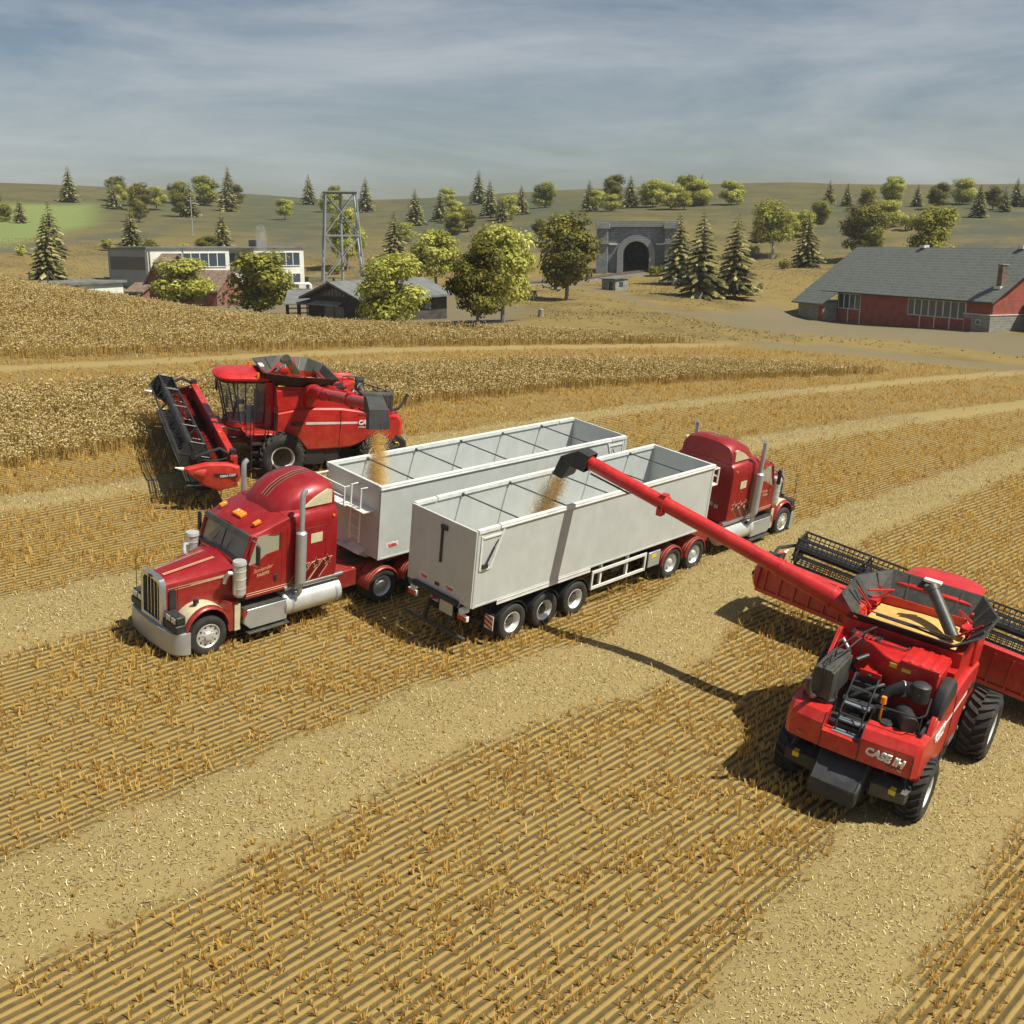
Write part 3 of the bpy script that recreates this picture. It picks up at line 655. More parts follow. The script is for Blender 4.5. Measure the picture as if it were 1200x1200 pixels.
    gm.add(vs, [(i * (ny + 1) + j, i * (ny + 1) + j + 1, (i + 1) * (ny + 1) + j + 1, (i + 1) * (ny + 1) + j) for i in range(nx) for j in range(ny)])
    gm.build('wheat_heap', 'grain', t)
    for s in (-1, 1):
        m = MB(); m.tube([(-.1, s * .95, 3.45), (-.55, s * 1.15, 3.85)], .035, 5); m.tube([(-.55, s * 1.2, 3.45), (-.35, s * .8, 3.75), (-1.0, s * 1.25, 3.8)], .035, 5); m.tube([(-1.2, s * 1.05, 3.45), (-1.1, s * 1.5, 3.85)], .03, 5); m.box(-.9, -.5, s * 1.0, s * 1.2, 3.42, 3.55); m.build('tank_braces', 'red', hop)
    MB().cyl((-1.15, -.95, 3.35), (-.55, -.15, 4.12), .15, n=16).cyl((-.56, -.16, 4.11), (-.50, -.08, 4.19), .165, n=16).box(-.5, -.3, -.25, .1, 4.02, 4.15).build('fill_auger', 'dkgrey', t)
    MB().tube([(-1.6, .8, 3.5), (-1.75, -.2, 3.55), (-1.75, -.9, 3.5)], .03, 5).tube([(-1.75, .9, 3.6), (-1.75, -1.0, 3.6)], .02, 5).build('cross_shaft', 'dkgrey', hop)
    MB().box(.40, .58, -.12, .32, 3.92, 4.0).build('work_light_bar', 'white', hop, bevel=.02)
    # cab
    m = MB()
    def plan(w, x0, x1, z, n=9):
        pts = [(x0, -w, z)]
        for i in range(n + 1):
            a = -PI / 2 + PI * i / n; pts.append((x1 - .38 + .5 * math.cos(a), w * math.sin(a) * .98, z))
        pts.append((x0, w, z)); return pts
    m.loft([plan(.86, .35, 2.0, 3.50), plan(.98, .32, 2.14, 3.56), plan(.99, .32, 2.16, 3.64), plan(.90, .32, 2.06, 3.72), plan(.6, .4, 1.7, 3.76)])
    cr = m.build('cab_roof', 'red', t, ang=50)
    m = MB(); m.loft([plan(.88, .45, 2.03, 3.44), plan(.93, .4, 2.1, 3.55)]); m.build('roof_underside', 'black', cr)
    m = MB()
    low = plan(.78, .5, 1.72, 1.86); hi = plan(.87, .42, 2.02, 3.46)
    gl = MB(); gl.loft([low, hi], caps=False, close=False); gl.build('cab_glass', 'glass_blue', t, ang=60)
    for i in (0, 1, 4, 7, 10, 11): m.tube([low[i], hi[i]], .03, 6)
    m.tube(low, .03, 6); m.tube(hi, .03, 6)
    for s in (-1, 1): m.tube([(1.15, s * .80, 1.86), (1.2, s * .89, 3.46)], .03, 6)
    m.build('cab_frame', 'black', t)
    m = MB(); m.loft([plan(.80, .15, 1.78, 1.70), plan(.80, .15, 1.76, 1.86)]); m.build('cab_floor', 'red', t)
    MB().box(.15, .45, -.95, .95, 1.7, 3.5).build('cab_rear_wall', 'red', t, bevel=.03)
    m = MB(); m.box(.6, 1.05, -.25, .25, 2.15, 2.3); m.box(.52, .68, -.25, .25, 2.25, 2.95); m.cyl((.82, 0, 1.86), (.82, 0, 2.15), .12); m.build('driver_seat', 'blue_grey', t, bevel=.04)
    m = MB(); m.tube([(1.5, .0, 1.86), (1.38, 0, 2.5)], .06, 8); m.lathe([(-.02, .17), (.0, .2), (.02, .17), (-.02, .17)], 'x', (1.34, 0, 2.55), 18); m.box(1.0, 1.3, -.55, -.35, 2.3, 2.45); m.build('steering_column', 'black', t)
    for s in (-1, 1):
        MB().tube([(1.7, s * .85, 3.5), (1.95, s * 1.2, 3.35), (1.95, s * 1.25, 3.1)], .018, 6).box(1.9, 1.97, s * 1.12, s * 1.36, 2.65, 3.1).build('cab_mirror', 'black', t)
        MB().cyl((.75, s * .93, 3.66), (.75, s * .93, 3.86), .055, n=12).build('beacon', 'orange', cr)
    MB().tube([(1.0, .9, 3.7), (1.02, .92, 4.05)], .006, 4).build('antenna', 'black', cr)
    # left access platform and steps
    m = MB(); m.box(.15, 1.3, .82, 1.75, 1.66, 1.72); m.prism([(1.35, 1.72), (1.0, 1.3), (.2, 1.3), (.2, 1.72)], 'y', .8, 1.3); pf = m.build('cab_platform', 'red', t, bevel=.02)
    m = MB()
    for z in (.45, .75, 1.05, 1.35): m.box(.62, 1.12, 1.6, 1.95, z, z + .04)
    for x in (.60, 1.12): m.box(x, x + .03, 1.6, 1.95, .4, 1.66)
    m.build('steps', 'black', t)
    m = MB()
    for x in (.28, .6, 1.15): m.tube([(x, 1.75, 1.4), (x, 1.78, 2.75), (x - .12, 1.78, 2.8), (x - .12, 1.76, 1.7)], .018, 6)
    m.tube([(1.3, .85, 2.5), (1.3, 1.7, 2.5), (1.3, 1.72, 1.7)], .018, 6)
    m.build('hand_rail', 'black', t)
    # unloading auger, swung out to the left
    m = MB(); P0 = Vector((-1.14, 1.5, 3.28)); P1 = Vector((-1.14, 9.75, 5.08)); d = (P1 - P0).normalized()
    at = lambda k: tuple(P0 + (P1 - P0) * k)
    m.cyl((-1.14, 1.3, 2.75), (-1.14, 1.42, 3.3), .27, .27, n=20); m.cyl(at(-.03), at(.06), .29, .27, n=22); m.cyl(at(.06), at(.24), .27, .225, n=22)
    m.cyl(at(.24), at(.66), .205, n=22); m.cyl(at(.66), at(.985), .195, n=22)
    for k, r in ((.06, .30), (.235, .245), (.655, .235)): m.cyl(at(k), at(k + .008), r, n=22)
    b = Vector(at(.665)); m.box(b.x - .12, b.x + .12, b.y - .08, b.y + .1, b.z + .1, b.z + .26); m.box(b.x - .25, b.x + .0, b.y - .08, b.y + .08, b.z - .3, b.z - .1)
    q = Vector(at(.36)); m.box(q.x - .02, q.x + .212, q.y, q.y + .5, q.z - .05, q.z + .16)
    au = m.build('unloading_auger', 'red', t, ang=30)
    m = MB(); e = Vector(at(.955)); dn = Vector((0, .35, -1)).normalized()
    def ring(c, w, h, ax):
        u = Vector((1, 0, 0)); v = ax; return [tuple(c + u * w * a + v * h * b_) for a, b_ in ((-1, -1), (1, -1), (1, 1), (-1, 1))]
    up = d.cross(Vector((1, 0, 0))).normalized() * -1
    m.loft([ring(e, .25, .25, up), ring(e + d * .35, .27, .26, up), ring(e + d * .60 + dn * .2, .30, .22, Vector((0, .75, .5))), ring(e + d * .62 + dn * .72, .34, .16, Vector((0, 1, .2)))], caps=False)
    m.build('spout', 'black', au, smooth=False)
    MB().tube([at(.78), tuple(Vector(at(.8)) - Vector((0, 0, .26))), tuple(Vector(at(.95)) - Vector((0, 0, .30)))], .03, 6).build('work_light', 'black', au)
    # engine deck: raised cover on the right, louvred hatch on the left
    m = MB(); deck = [(-2.2, 1.05), (-2.62, 1.0), (-2.72, .5), (-3.15, .1), (-3.28, -.2), (-3.28, -1.22), (-2.2, -1.22)]
    m.prism(deck, 'z', 2.1, 3.26); dk = m.build('engine_hood', 'red', t, bevel=.03)
    m = MB(); m.box(-2.3, -3.30, -1.20, -.34, 3.26, 3.34)
    for y in (-1.02, -.78, -.54): m.box(-2.32, -3.28, y - .05, y + .05, 3.34, 3.365)
    m.build('hood_cover', 'red', dk, bevel=.02)
    m = MB(); m.box(-2.26, -2.6, .42, .98, 3.264, 3.275)
    m.build('hatch_plate', 'red', dk)
    m = MB()
    for y in [.45 + .1 * i for i in range(6)]: m.box(-2.28, -2.6, y, y + .035, 3.275, 3.30)
    for y in (.40, 1.0): m.box(-2.26, -2.62, y, y + .04, 3.262, 3.31)
    m.tube([(-2.3, .36, 3.3), (-2.3, -.22, 3.3), (-2.42, -.3, 3.3), (-2.62, -.24, 3.3), (-2.66, .36, 3.3), (-2.3, .36, 3.3)], .02, 6)
    m.build('hatch_louvres', 'black', dk)
    MB().box(-3.285, -3.30, -.6, -.4, 3.08, 3.16).box(-3.285, -3.30, -.28, -.12, 3.1, 3.2).build('warning_sticker', 'yellow', dk)
    # engine bay contents
    m = MB(); m.box(-2.6, -4.6, -1.33, 1.33, 1.9, 1.98)
    for s in (-1, 1): m.box(-2.3, -4.45, s * 1.28, s * 1.34, 1.9, 2.35)
    m.build('bay_floor', 'black', t)
    m = MB(); m.prism([(-2.45, 2.6), (-2.45, 3.3), (-2.6, 3.3), (-3.1, 2.75), (-4.3, 2.5), (-4.5, 2.15), (-4.5, 1.9), (-2.45, 1.9)], 'y', 1.27, 1.36); m.build('bay_side', 'red', t, bevel=.01)
    m = MB(); m.box(-3.25, -4.5, .72, 1.2, 2.35, 3.05); m.box(-3.22, -4.53, .78, 1.14, 3.05, 3.1)
    for k in range(8): m.box(-3.33 - .15 * k, -3.37 - .15 * k, .71, 1.21, 2.4, 3.065)
    rd = m.build('radiator', 'dkgrey', t, bevel=.02)
    m = MB()
    m.box(-2.8, -3.6, -.15, .55, 1.98, 2.62); m.box(-2.9, -3.5, -.0, .42, 2.62, 2.78); m.box(-3.6, -3.95, -.9, -.1, 1.98, 2.35)
    for k in range(6): m.cyl((-2.85 - .14 * k, .2, 2.78), (-2.85 - .14 * k, .2, 2.86), .05, n=8)
    m.cyl((-3.75, .5, 2.45), (-3.75, -.35, 2.45), .11, n=12); m.cyl((-4.0, .55, 2.3), (-4.0, -.2, 2.3), .09, n=12)
    m.tube([(-2.9, .6, 2.5), (-3.2, .75, 2.75), (-3.3, .6, 3.0), (-3.0, .45, 3.05)], .06, 8); m.tube([(-3.3, -.1, 2.6), (-3.6, -.15, 2.75), (-3.9, .1, 2.65), (-4.0, .4, 2.4)], .05, 8)
    m.cyl((-4.25, .9, 2.05), (-4.25, .9, 2.35), .28, n=18); m.cyl((-3.7, 1.18, 2.1), (-3.7, 1.18, 2.5), .2, n=14)
    m.cyl((-3.9, -.75, 2.45), (-4.4, -1.05, 2.42), .2, n=16); m.cyl((-4.35, -.55, 1.98), (-4.35, -.55, 2.3), .15, n=12)
    en = m.build('engine', 'black', t, bevel=.01)
    m = MB(); m.box(-2.95, -3.4, .1, .4, 2.82, 2.86); m.box(-2.75, -2.9, .15, .35, 2.62, 3.0); m.box(-3.45, -3.5, -.05, .45, 2.7, 2.9); m.build('engine_bracket', 'red', en)
    MB().tube([(-3.1, .85, 3.05), (-2.9, 1.1, 3.2), (-2.75, 1.25, 3.0)], .035, 8).tube([(-3.9, 1.15, 2.6), (-4.2, 1.1, 2.3), (-4.3, 1.0, 2.1)], .03, 8).build('hose', 'steel', en)
    m = MB(); m.cyl((-3.72, -.98, 2.75), (-3.72, -.98, 3.12), .20, n=20); m.cyl((-3.72, -.98, 3.12), (-3.72, -.98, 3.16), .20, .14, n=20)
    m.tube([(-3.66, -.86, 2.9), (-3.62, -.6, 2.86), (-3.7, -.35, 2.7), (-3.8, -.25, 2.5)], [.18, .17, .13, .12], 12); ai = m.build('air_intake', 'black', t)
    MB().tube([(-3.52, -1.0, 2.95), (-3.72, -.78, 2.95), (-3.92, -1.0, 2.95)], .012, 6).cyl((-3.63, -.62, 2.85), (-3.66, -.58, 2.85), .185, n=16).build('clamp', 'steel', ai)
    m = MB(); m.lathe([(-1.24, .0), (-1.24, .62), (-1.30, .66), (-1.44, .66), (-1.50, .60), (-1.50, .0)], 'y', (-2.95, 0, 2.45), 26, a0=R(-20), a1=R(200)); m.build('rotary_screen', 'black', t)
    MB().prism([(-4.2, 2.15), (-4.0, 2.55), (-3.9, 2.6), (-3.75, 2.3), (-3.8, 2.1)], 'y', -1.36, -1.49).build('rear_fin', 'red', t, bevel=.02)
    # ladder over the bumper, rails, beacon
    m = MB()
    for y in (-.12, .40): m.tube([(-3.85, y, 2.95), (-4.0, y, 3.02), (-4.62, y, 2.35), (-4.8, y, 1.7)], .022, 6)
    for z, x in ((2.75, -4.22), (2.52, -4.45), (2.28, -4.65)): m.tube([(x, -.12, z), (x, .40, z)], .022, 6)
    m.tube([(-3.55, -1.2, 2.8), (-4.3, -1.3, 2.75), (-4.5, -1.2, 2.72), (-4.55, -.3, 2.7), (-4.5, -.2, 2.2)], .018, 6)
    m.tube([(-4.4, -1.25, 2.75), (-4.4, -1.25, 2.2)], .018, 6)
    m.build('rear_ladder', 'black', t)
    MB().box(-4.45, -4.6, -.15, .42, 2.05, 2.09).box(-4.2, -4.4, -.15, .42, 2.38, 2.42).box(-4.62, -4.82, -.18, .46, 1.862, 1.88).build('ladder_tread', 'blue_grey', t)
    m = MB(); f = lambda *a: m.tube(a, .02, 6)
    f((-2.6, .5, 3.35), (-2.6, .5, 3.62), (-3.6, .75, 3.62), (-3.9, .95, 3.35), (-4.3, .95, 3.35), (-4.55, .95, 3.1), (-4.55, .95, 2.5)); f((-3.1, .62, 3.62), (-3.1, .62, 2.9)); f((-3.9, .95, 3.35), (-3.9, .95, 2.9)); f((-4.25, .95, 3.35), (-4.25, .95, 2.9)); f((-2.7, .55, 3.62), (-3.7, .8, 3.3), (-4.4, 1.0, 3.1))
    m.build('deck_rail', 'black', t)
    MB().cyl((-4.2, -.36, 2.62), (-4.2, -.36, 2.78), .07, .06, n=12).cyl((-4.2, -.36, 2.2), (-4.2, -.36, 2.62), .025, n=8).build('rear_beacon', 'orange', t)
    m = MB(); m.tube([(-4.3, 1.0, 2.3), (-4.75, 1.08, 2.45), (-5.0, 1.1, 2.75), (-5.1, 1.1, 3.05)], .06, 10); m.build('exhaust_pipe', 'dkgrey', t)
    # running gear
    m = MB(); m.cyl((0, -1.6, .88), (0, 1.6, .88), .22, n=14); m.cyl((-3.85, -1.2, .75), (-3.85, 1.2, .75), .12, n=12)
    m.box(-.5, .5, -.7, .7, .8, 1.5); m.box(-2.6, -.4, -1.0, 1.0, .75, 1.2)
    for s in (-1, 1): m.box(-1.0, -1.75, s * .9, s * 1.42, .35, 1.05); m.box(-1.75, -2.35, s * 1.0, s * 1.40, .45, 1.0)
    m.build('chassis', 'black', t, bevel=.02)
    MB().box(-.7, -1.5, -1.42, -1.48, .75, 1.1).build('belt_guard', 'blue_grey', t)
    for s in (-1, 1):
        wheel(t, 0, s * 1.86, .88, .89, .72, s, .43, 'farm', lugs=True, name='front_wheel')
        wheel(t, -3.85, s * 1.42, .75, .76, .58, s, .36, 'farm', lugs=True, name='rear_wheel')
    # straw chopper and spreaders
    m = MB(); m.loft([[(-4.35, .55, 1.45), (-4.35, -.5, 1.45), (-4.35, -.5, .8), (-4.35, .55, .8)], [(-4.75, .6, 1.36), (-4.75, -.55, 1.36), (-4.75, -.55, .7), (-4.75, .6, .7)], [(-5.35, .58, .88), (-5.35, -.5, .88), (-5.4, -.5, .52), (-5.4, .58, .52)]])
    ch = m.build('straw_chopper', 'black', t, bevel=.04)
    MB().tube([(-4.76, .55, 1.375), (-5.35, .53, .90), (-5.36, -.45, .90), (-4.76, -.5, 1.375), (-4.76, .55, 1.375)], .014, 6).build('chopper_trim', 'dkgrey', ch)
    for s in (-1, 1):
        m = MB(); m.loft([[(-4.55, s * .62, 1.15), (-4.9, s * .62, 1.05), (-4.9, s * .62, .72), (-4.55, s * .62, .72)], [(-4.4, s * 1.45, 1.02), (-4.75, s * 1.38, .98), (-4.75, s * 1.38, .72), (-4.4, s * 1.45, .72)]]); sp = m.build('straw_spreader', 'dkgrey' if s < 0 else 'black', t, bevel=.02)
        MB().box(-4.84, -4.86, s * 1.03, s * 1.18, .92, 1.03, rot=Matrix.Rotation(R(0), 3, 'Z')).box(-4.72, -4.84, s * 1.05, s * 1.17, 1.045, 1.05).build('warning_sticker', 'yellow', sp)
        m = MB(); m.tube([(-4.5, s * .8, 1.1), (-4.45, s * .85, 1.5)], .03, 6); m.tube([(-4.6, s * 1.3, 1.0), (-4.4, s * 1.2, 1.5)], .03, 6); m.build('spreader_link', 'black', sp)
    # feeder house
    m = MB(); m.loft([[(x, y, z) for y, z in ((-.55, a), (-.55, b), (.55, b), (.55, a))] for x, a, b in ((.4, 1.0, 1.7), (2.35, 1.05, 1.68))]); m.box(1.9, 2.4, -.75, .75, 1.0, 1.75)
    m.build('feeder_house', 'dkred', t, bevel=.03)
    MB().cyl((.6, .62, 1.25), (2.2, .75, 1.3), .05, n=8).cyl((.6, -.62, 1.25), (2.2, -.75, 1.3), .05, n=8).tube([(.5, .8, 1.5), (1.3, .9, 1.6), (2.0, .85, 1.75)], .03, 6).build('header_ram', 'black', t)
    return t

HW = 5.0
def make_header(t, dx=0.0, reel_dx=0.0, roll=0.0, dy=0.0):
    m = MB(); m.box(2.22, 2.32, -HW, HW, .92, 1.86); m.box(2.18, 2.42, -HW, HW, 1.82, 1.98); m.box(2.16, 2.4, -HW, HW, .86, .98)
    for i in range(21):
        y = -HW + .25 + i * (2 * HW - .5) / 20; m.box(2.15, 2.23, y - .03, y + .03, .95, 1.85)
    m.box(2.05, 2.22, -4.6, -3.9, 1.1, 1.5); m.box(2.08, 2.2, .9, 1.6, 1.3, 1.7)
    h = m.build('header', 'red', t, bevel=.008)
    h.location = (dx, dy, 0)
    if roll: h.matrix_local = Matrix.Translation((dx, dy, 0)) @ Matrix.Translation((2.4, 0, 1)) @ Matrix.Rotation(roll, 4, 'X') @ Matrix.Rotation(-roll * .6, 4, 'Z') @ Matrix.Translation((-2.4, 0, -1))
    m = MB(); m.loft([[(x, -HW + .1, z), (x, HW - .1, z)] for x, z in ((2.32, 1.3), (2.4, .98), (2.8, .86), (3.6, .80), (3.75, .78), (3.6, .76), (2.35, .84))], caps=False, close=False); m.build('header_floor', 'black', h)
    m = MB(); m.cyl((2.85, -HW + .15, 1.2), (2.85, HW - .15, 1.2), .2, n=16)
    for s in (-1, 1):   # helical flights towards the middle
        for k in range(150):
            a = k * .45; y0 = s * (.5 + k * .029); y1 = y0 + s * .02
            if abs(y0) > HW - .2: break
            a2 = a + .5
            m.add([(2.85 + .19 * math.cos(a), y0, 1.2 + .19 * math.sin(a)), (2.85 + .36 * math.cos(a), y0, 1.2 + .36 * math.sin(a)), (2.85 + .36 * math.cos(a2), y0 + s * .03, 1.2 + .36 * math.sin(a2)), (2.85 + .19 * math.cos(a2), y0 + s * .03, 1.2 + .19 * math.sin(a2))], [(0, 1, 2, 3)])
    m.build('table_auger', 'dkred', h)
    m = MB(); m.box(3.6, 3.78, -HW + .1, HW - .1, .765, .80)
    for i in range(90):
        y = -HW + .2 + i * (2 * HW - .4) / 89; m.cyl((3.75, y, .785), (3.9, y, .785), .018, .004, n=4)
    m.build('cutter_bar', 'dkgrey', h)
    # reel
    cx, cz, rr = 3.55 + reel_dx, 1.90, .53
    m = MB(); m.cyl((cx, -HW + .35, cz), (cx, HW - .35, cz), .15, n=16)
    for y in (-HW + .42, -HW / 2, 0, HW / 2, HW - .42):
        for k in range(6):
            a = PI * k / 3 + .2; p = (cx + rr * math.cos(a), y, cz + rr * math.sin(a))
            m.tube([(cx, y, cz), p], .03, 5)
            a2 = a + PI / 3; m.tube([p, (cx + rr * math.cos(a2), y, cz + rr * math.sin(a2))], .025, 5)
    for y in (-HW + .40, HW - .44):
        m.prism([(cx + rr * .97 * math.cos(PI * k / 3 + .2), cz + rr * .97 * math.sin(PI * k / 3 + .2)) for k in range(6)], 'y', y, y + .03)
    rl = m.build('reel', 'black', h)
    for k in range(6):
        a = PI * k / 3 + .2; p = Vector((cx + rr * math.cos(a), 0, cz + rr * math.sin(a)))
        m = MB(); tip = p + Vector((-.10, 0, -.26)); mid = p + Vector((-.05, 0, -.13))
        for q, r in ((p, .028), (tip, .018), (mid, .014)): m.tube([(q.x, -HW + .38, q.z), (q.x, HW - .38, q.z)], r * 1.25, 5)
        for i in range(60):
            y = -HW + .45 + i * (2 * HW - .9) / 59
            m.tube([(p.x, y, p.z), (tip.x, y, tip.z)], .016, 4)
        m.build('reel_bat', 'black', rl)
    for s in (-1, 1):
        m = MB(); o = [(3.95, 1.62), (3.25, 1.78), (2.5, 1.76), (2.12, 1.62), (2.08, 1.2), (2.28, .9), (2.8, .74), (3.35, .98), (3.9, 1.5)]
        c = (2.9, 1.35)
        m.loft([[(x, s * (HW - .05), z) for x, z in o], [(x, s * (HW + .05), z) for x, z in o], [(c[0] + (x - c[0]) * .9, s * (HW + .15), c[1] + (z - c[1]) * .85) for x, z in o], [(c[0] + (x - c[0]) * .5, s * (HW + .19), c[1] + (z - c[1]) * .4) for x, z in o]])
        m.cyl((3.3, s * (HW + .02), 1.40), (3.98, s * HW, 1.57), .26, .07, n=12)
        dv = m.build('crop_divider', 'red', h, ang=35)
        MB().cyl((3.94, s * HW, 1.56), (4.26, s * HW, 1.63), .075, .02, n=12).build('divider_tip', 'white', dv)
        MB().plate((2.2, s * (HW + .195), 1.26), (2.95, s * (HW + .195), 1.34), (3.0, s * (HW + .195), 1.44), (2.2, s * (HW + .195), 1.38), .015 if s < 0 else -.015).build('decal_swoosh', 'black', dv)
        text('TERRA FLEX', .1, 'white', dv, (2.55, s * (HW + .215), 1.345), (R(90), R(-5) if s > 0 else R(5), R(180) if s > 0 else 0), shear=.2, ext=.004, bold=.003)
        m = MB(); m.tube([(2.35, s * (HW - .2), 1.95), (2.75 , s * (HW - .22), 2.2), (cx, s * (HW - .24), cz + .02)], .055, 6); m.tube([(2.3, s * (HW - .2), 1.9), (2.9, s * (HW - .2), 1.75), (3.3, s * (HW - .22), 1.8)], .035, 6); m.box(2.2, 2.4, s * (HW - .35), s * (HW - .1), 1.95, 2.15); m.build('reel_arm', 'black', h)
    MB().box(2.3, 2.4, -.05, .08, 1.985, 2.03).box(2.3, 2.4, 2.2, 2.3, 1.985, 2.02).build('marker_light', 'orange', h)
    return h
# ------------------------------------------------------------------ terrain
FMn = np.array(FM); FIn = np.array(FI)
PN = FMn[:3, 2]; PO = FMn[:3, 3]
def plane_z(X, Y): return PO[2] - (PN[0] * (X - PO[0]) + PN[1] * (Y - PO[1])) / PN[2]
def to_field(X, Y, Z):
    return (FIn[0, 0] * X + FIn[0, 1] * Y + FIn[0, 2] * Z + FIn[0, 3], FIn[1, 0] * X + FIn[1, 1] * Y + FIn[1, 2] * Z + FIn[1, 3])
def raydir(px, py):
    r = np.array(CAMW)[:3, 0]; u = np.array(CAMW)[:3, 1]; f = -np.array(CAMW)[:3, 2]
    return f + r * (px - 600) / FPX + u * (600 - py) / FPX
def pt_at(px, py, D):
    d = raydir(px, py); return CW + d * ((D - CW[1]) / d[1])
def onplane(px, py):
    d = raydir(px, py); k = np.dot(PN, PO - CW) / np.dot(PN, d); return CW + d * k
edge = [onplane(*q) for q in ((-120, 320), (0, 331), (125, 350), (250, 370), (400, 381), (560, 387), (700, 395), (800, 400), (900, 408), (1000, 417), (1100, 427), (1190, 436), (1300, 450))]
EX = np.array([e[0] for e in edge]); EY = np.array([e[1] for e in edge])
def yedge(X):
    y = np.interp(X, EX, EY)
    y = np.where(X < EX[0], EY[0] + (EX[0] - X) * .3, y); return np.where(X > EX[-1], EY[-1] - (X - EX[-1]) * .3, y)
ctl = [(-200, 350, 95), (0, 362, 92), (100, 372, 90), (250, 392, 86), (380, 396, 86), (500, 392, 90),
       (-200, 300, 160), (30, 326, 140), (0, 300, 190), (0, 275, 260), (0, 262, 300), (-300, 270, 260), (100, 262, 320), (100, 302, 210), (120, 352, 150),
       (300, 347, 185), (370, 340, 185), (180, 352, 165), (400, 327, 200), (440, 322, 205), (375, 372, 116), (430, 378, 112), (450, 366, 140), (525, 373, 126),
       (560, 374, 110), (620, 352, 140), (660, 352, 142), (700, 331, 190), (745, 318, 240), (740, 346, 160), (750, 374, 104), (860, 352, 160), (860, 384, 100), (960, 398, 95),
       (933, 372, 156), (1161, 390, 124), (1100, 408, 98), (1250, 400, 115), (1000, 318, 215), (1180, 300, 200), (930, 318, 190), (880, 322, 190), (1100, 268, 270), (945, 268, 280), (800, 302, 220),
       (640, 305, 220), (560, 302, 215), (520, 335, 165), (470, 302, 220), (600, 268, 290), (300, 292, 240), (400, 292, 250), (200, 268, 300), (700, 285, 262), (780, 285, 262), (740, 262, 285), (1400, 300, 200), (1400, 380, 120)]
ctl += [(x, y, 430) for x, y in ((-300, 222), (-50, 214), (120, 226), (300, 241), (480, 246), (640, 232), (800, 222), (950, 214), (1090, 224), (1200, 216), (1500, 228))]
ctl += [(x, y, 540) for x, y in ((-300, 226), (0, 222), (300, 228), (400, 234), (600, 226), (900, 218), (1200, 222), (1500, 230))] + [(x, 250, 700) for x in (-300, 100, 600, 1100, 1500)]
CP = [pt_at(*c) for c in ctl]
for e in edge[6:12]: CP.append(np.array([e[0], e[1] + 1, e[2]])); CP.append(np.array([e[0] + .5, e[1] + 8, e[2] - .75]))
for e in (edge[1], edge[3], edge[4]): CP.append(np.array([e[0], e[1] + 6, e[2] - .8]))
CP = np.array(CP)
def tps(r2): return 0.5 * r2 * np.log(r2 + 1e-6)
sc = 100.0
cx_, cy_ = CP[:, 0] / sc, CP[:, 1] / sc; nC = len(CP)
K = tps((cx_[:, None] - cx_[None]) ** 2 + (cy_[:, None] - cy_[None]) ** 2) + np.eye(nC) * 2e-3
A_ = np.zeros((nC + 3, nC + 3)); A_[:nC, :nC] = K; A_[:nC, nC] = 1; A_[:nC, nC + 1] = cx_; A_[:nC, nC + 2] = cy_; A_[nC:, :nC] = A_[:nC, nC:].T
W_ = np.linalg.solve(A_, np.concatenate([CP[:, 2], [0, 0, 0]]))
def bg_z(X, Y):
    x, y = X / sc, Y / sc; z = W_[nC] + W_[nC + 1] * x + W_[nC + 2] * y
    for i in range(nC): z = z + W_[i] * tps((x - cx_[i]) ** 2 + (y - cy_[i]) ** 2)
    return z
BANDS = [([-30, -7.7, -3, 3.8, 8, 12, 20, 37, 60], [-2.5, -2.2, -1.9, -3.0, -2.1, -1.0, -1.0, -1.3, -2.5], [1.4, 1.4, 1.4, 1.5, 1.4, 1.3, 1.25, .9, .8]),
         ([-40, -9, 0, 15, 26, 38, 50, 65], [8.8, 8.4, 7.9, 7.6, 7.4, 5.7, 3.4, 0], [1.6, 1.6, 1.4, 1.1, .95, .9, .8, .8]),
         ([-40, -6, -1, 15, 23, 36, 52, 65], [17.6, 16.8, 16.2, 15.2, 14.7, 12.6, 9.5, 6.5], [.9, .85, .7, .7, .65, .6, .6, .6]),
         ([-40, 1.7, 7.5, 22, 32, 45], [35.5, 33.9, 32.7, 30.0, 27, 22.6], [.6] * 6),
         ([-20, -4, 3, 6, 12, 22, 40], [-14.2, -12.6, -11.9, -11.4, -10.9, -10.2, -10], [1.2, 1.3, 1.5, 1.7, 1.6, 1.2, 1.0])]
def band_mask(fx, fy, soft=.45):
    m = np.zeros_like(fx)
    for bx, by, bw in BANDS:
        c = np.interp(fx, bx, by); w = np.interp(fx, bx, bw)
        w = w + .14 * np.sin(fx * 2.3 + by[0]) * np.sin(fx * .77)
        m = np.maximum(m, np.clip((w + soft / 2 - np.abs(fy - c)) / soft, 0, 1))
    return m
def ground_z(X, Y, full=True):
    X = np.asarray(X, float); Y = np.asarray(Y, float)
    zp = plane_z(X, Y); s = Y - yedge(X); t = np.clip(s / 9.0, 0, 1); t = t * t * (3 - 2 * t)
    z = zp * (1 - t)
    if np.any(t > 0): z = z + bg_z(X, Y) * t
    if full:
        fx, fy = to_field(X, Y, zp); z = z + band_mask(fx, fy, 1.6) * .13 * (1 - t)
    return z
def gp(px, py, k0=60.0):
    d = raydir(px, py); d = d / d[1]; k = np.arange(k0, 640, .5)
    X = CW[0] + d[0] * k; Y = CW[1] + k; Z = CW[2] + d[2] * k
    g = ground_z(X, Y, False); h = np.nonzero(Z < g)[0]
    i = h[0] if len(h) else len(k) - 1
    return Vector((X[i], Y[i], float(g[i])))
def gd(px, D):
    x = (px - 600) / FPX * D * 1.03; return Vector((x, D, float(ground_z(np.array([x]), np.array([D]), False)[0])))

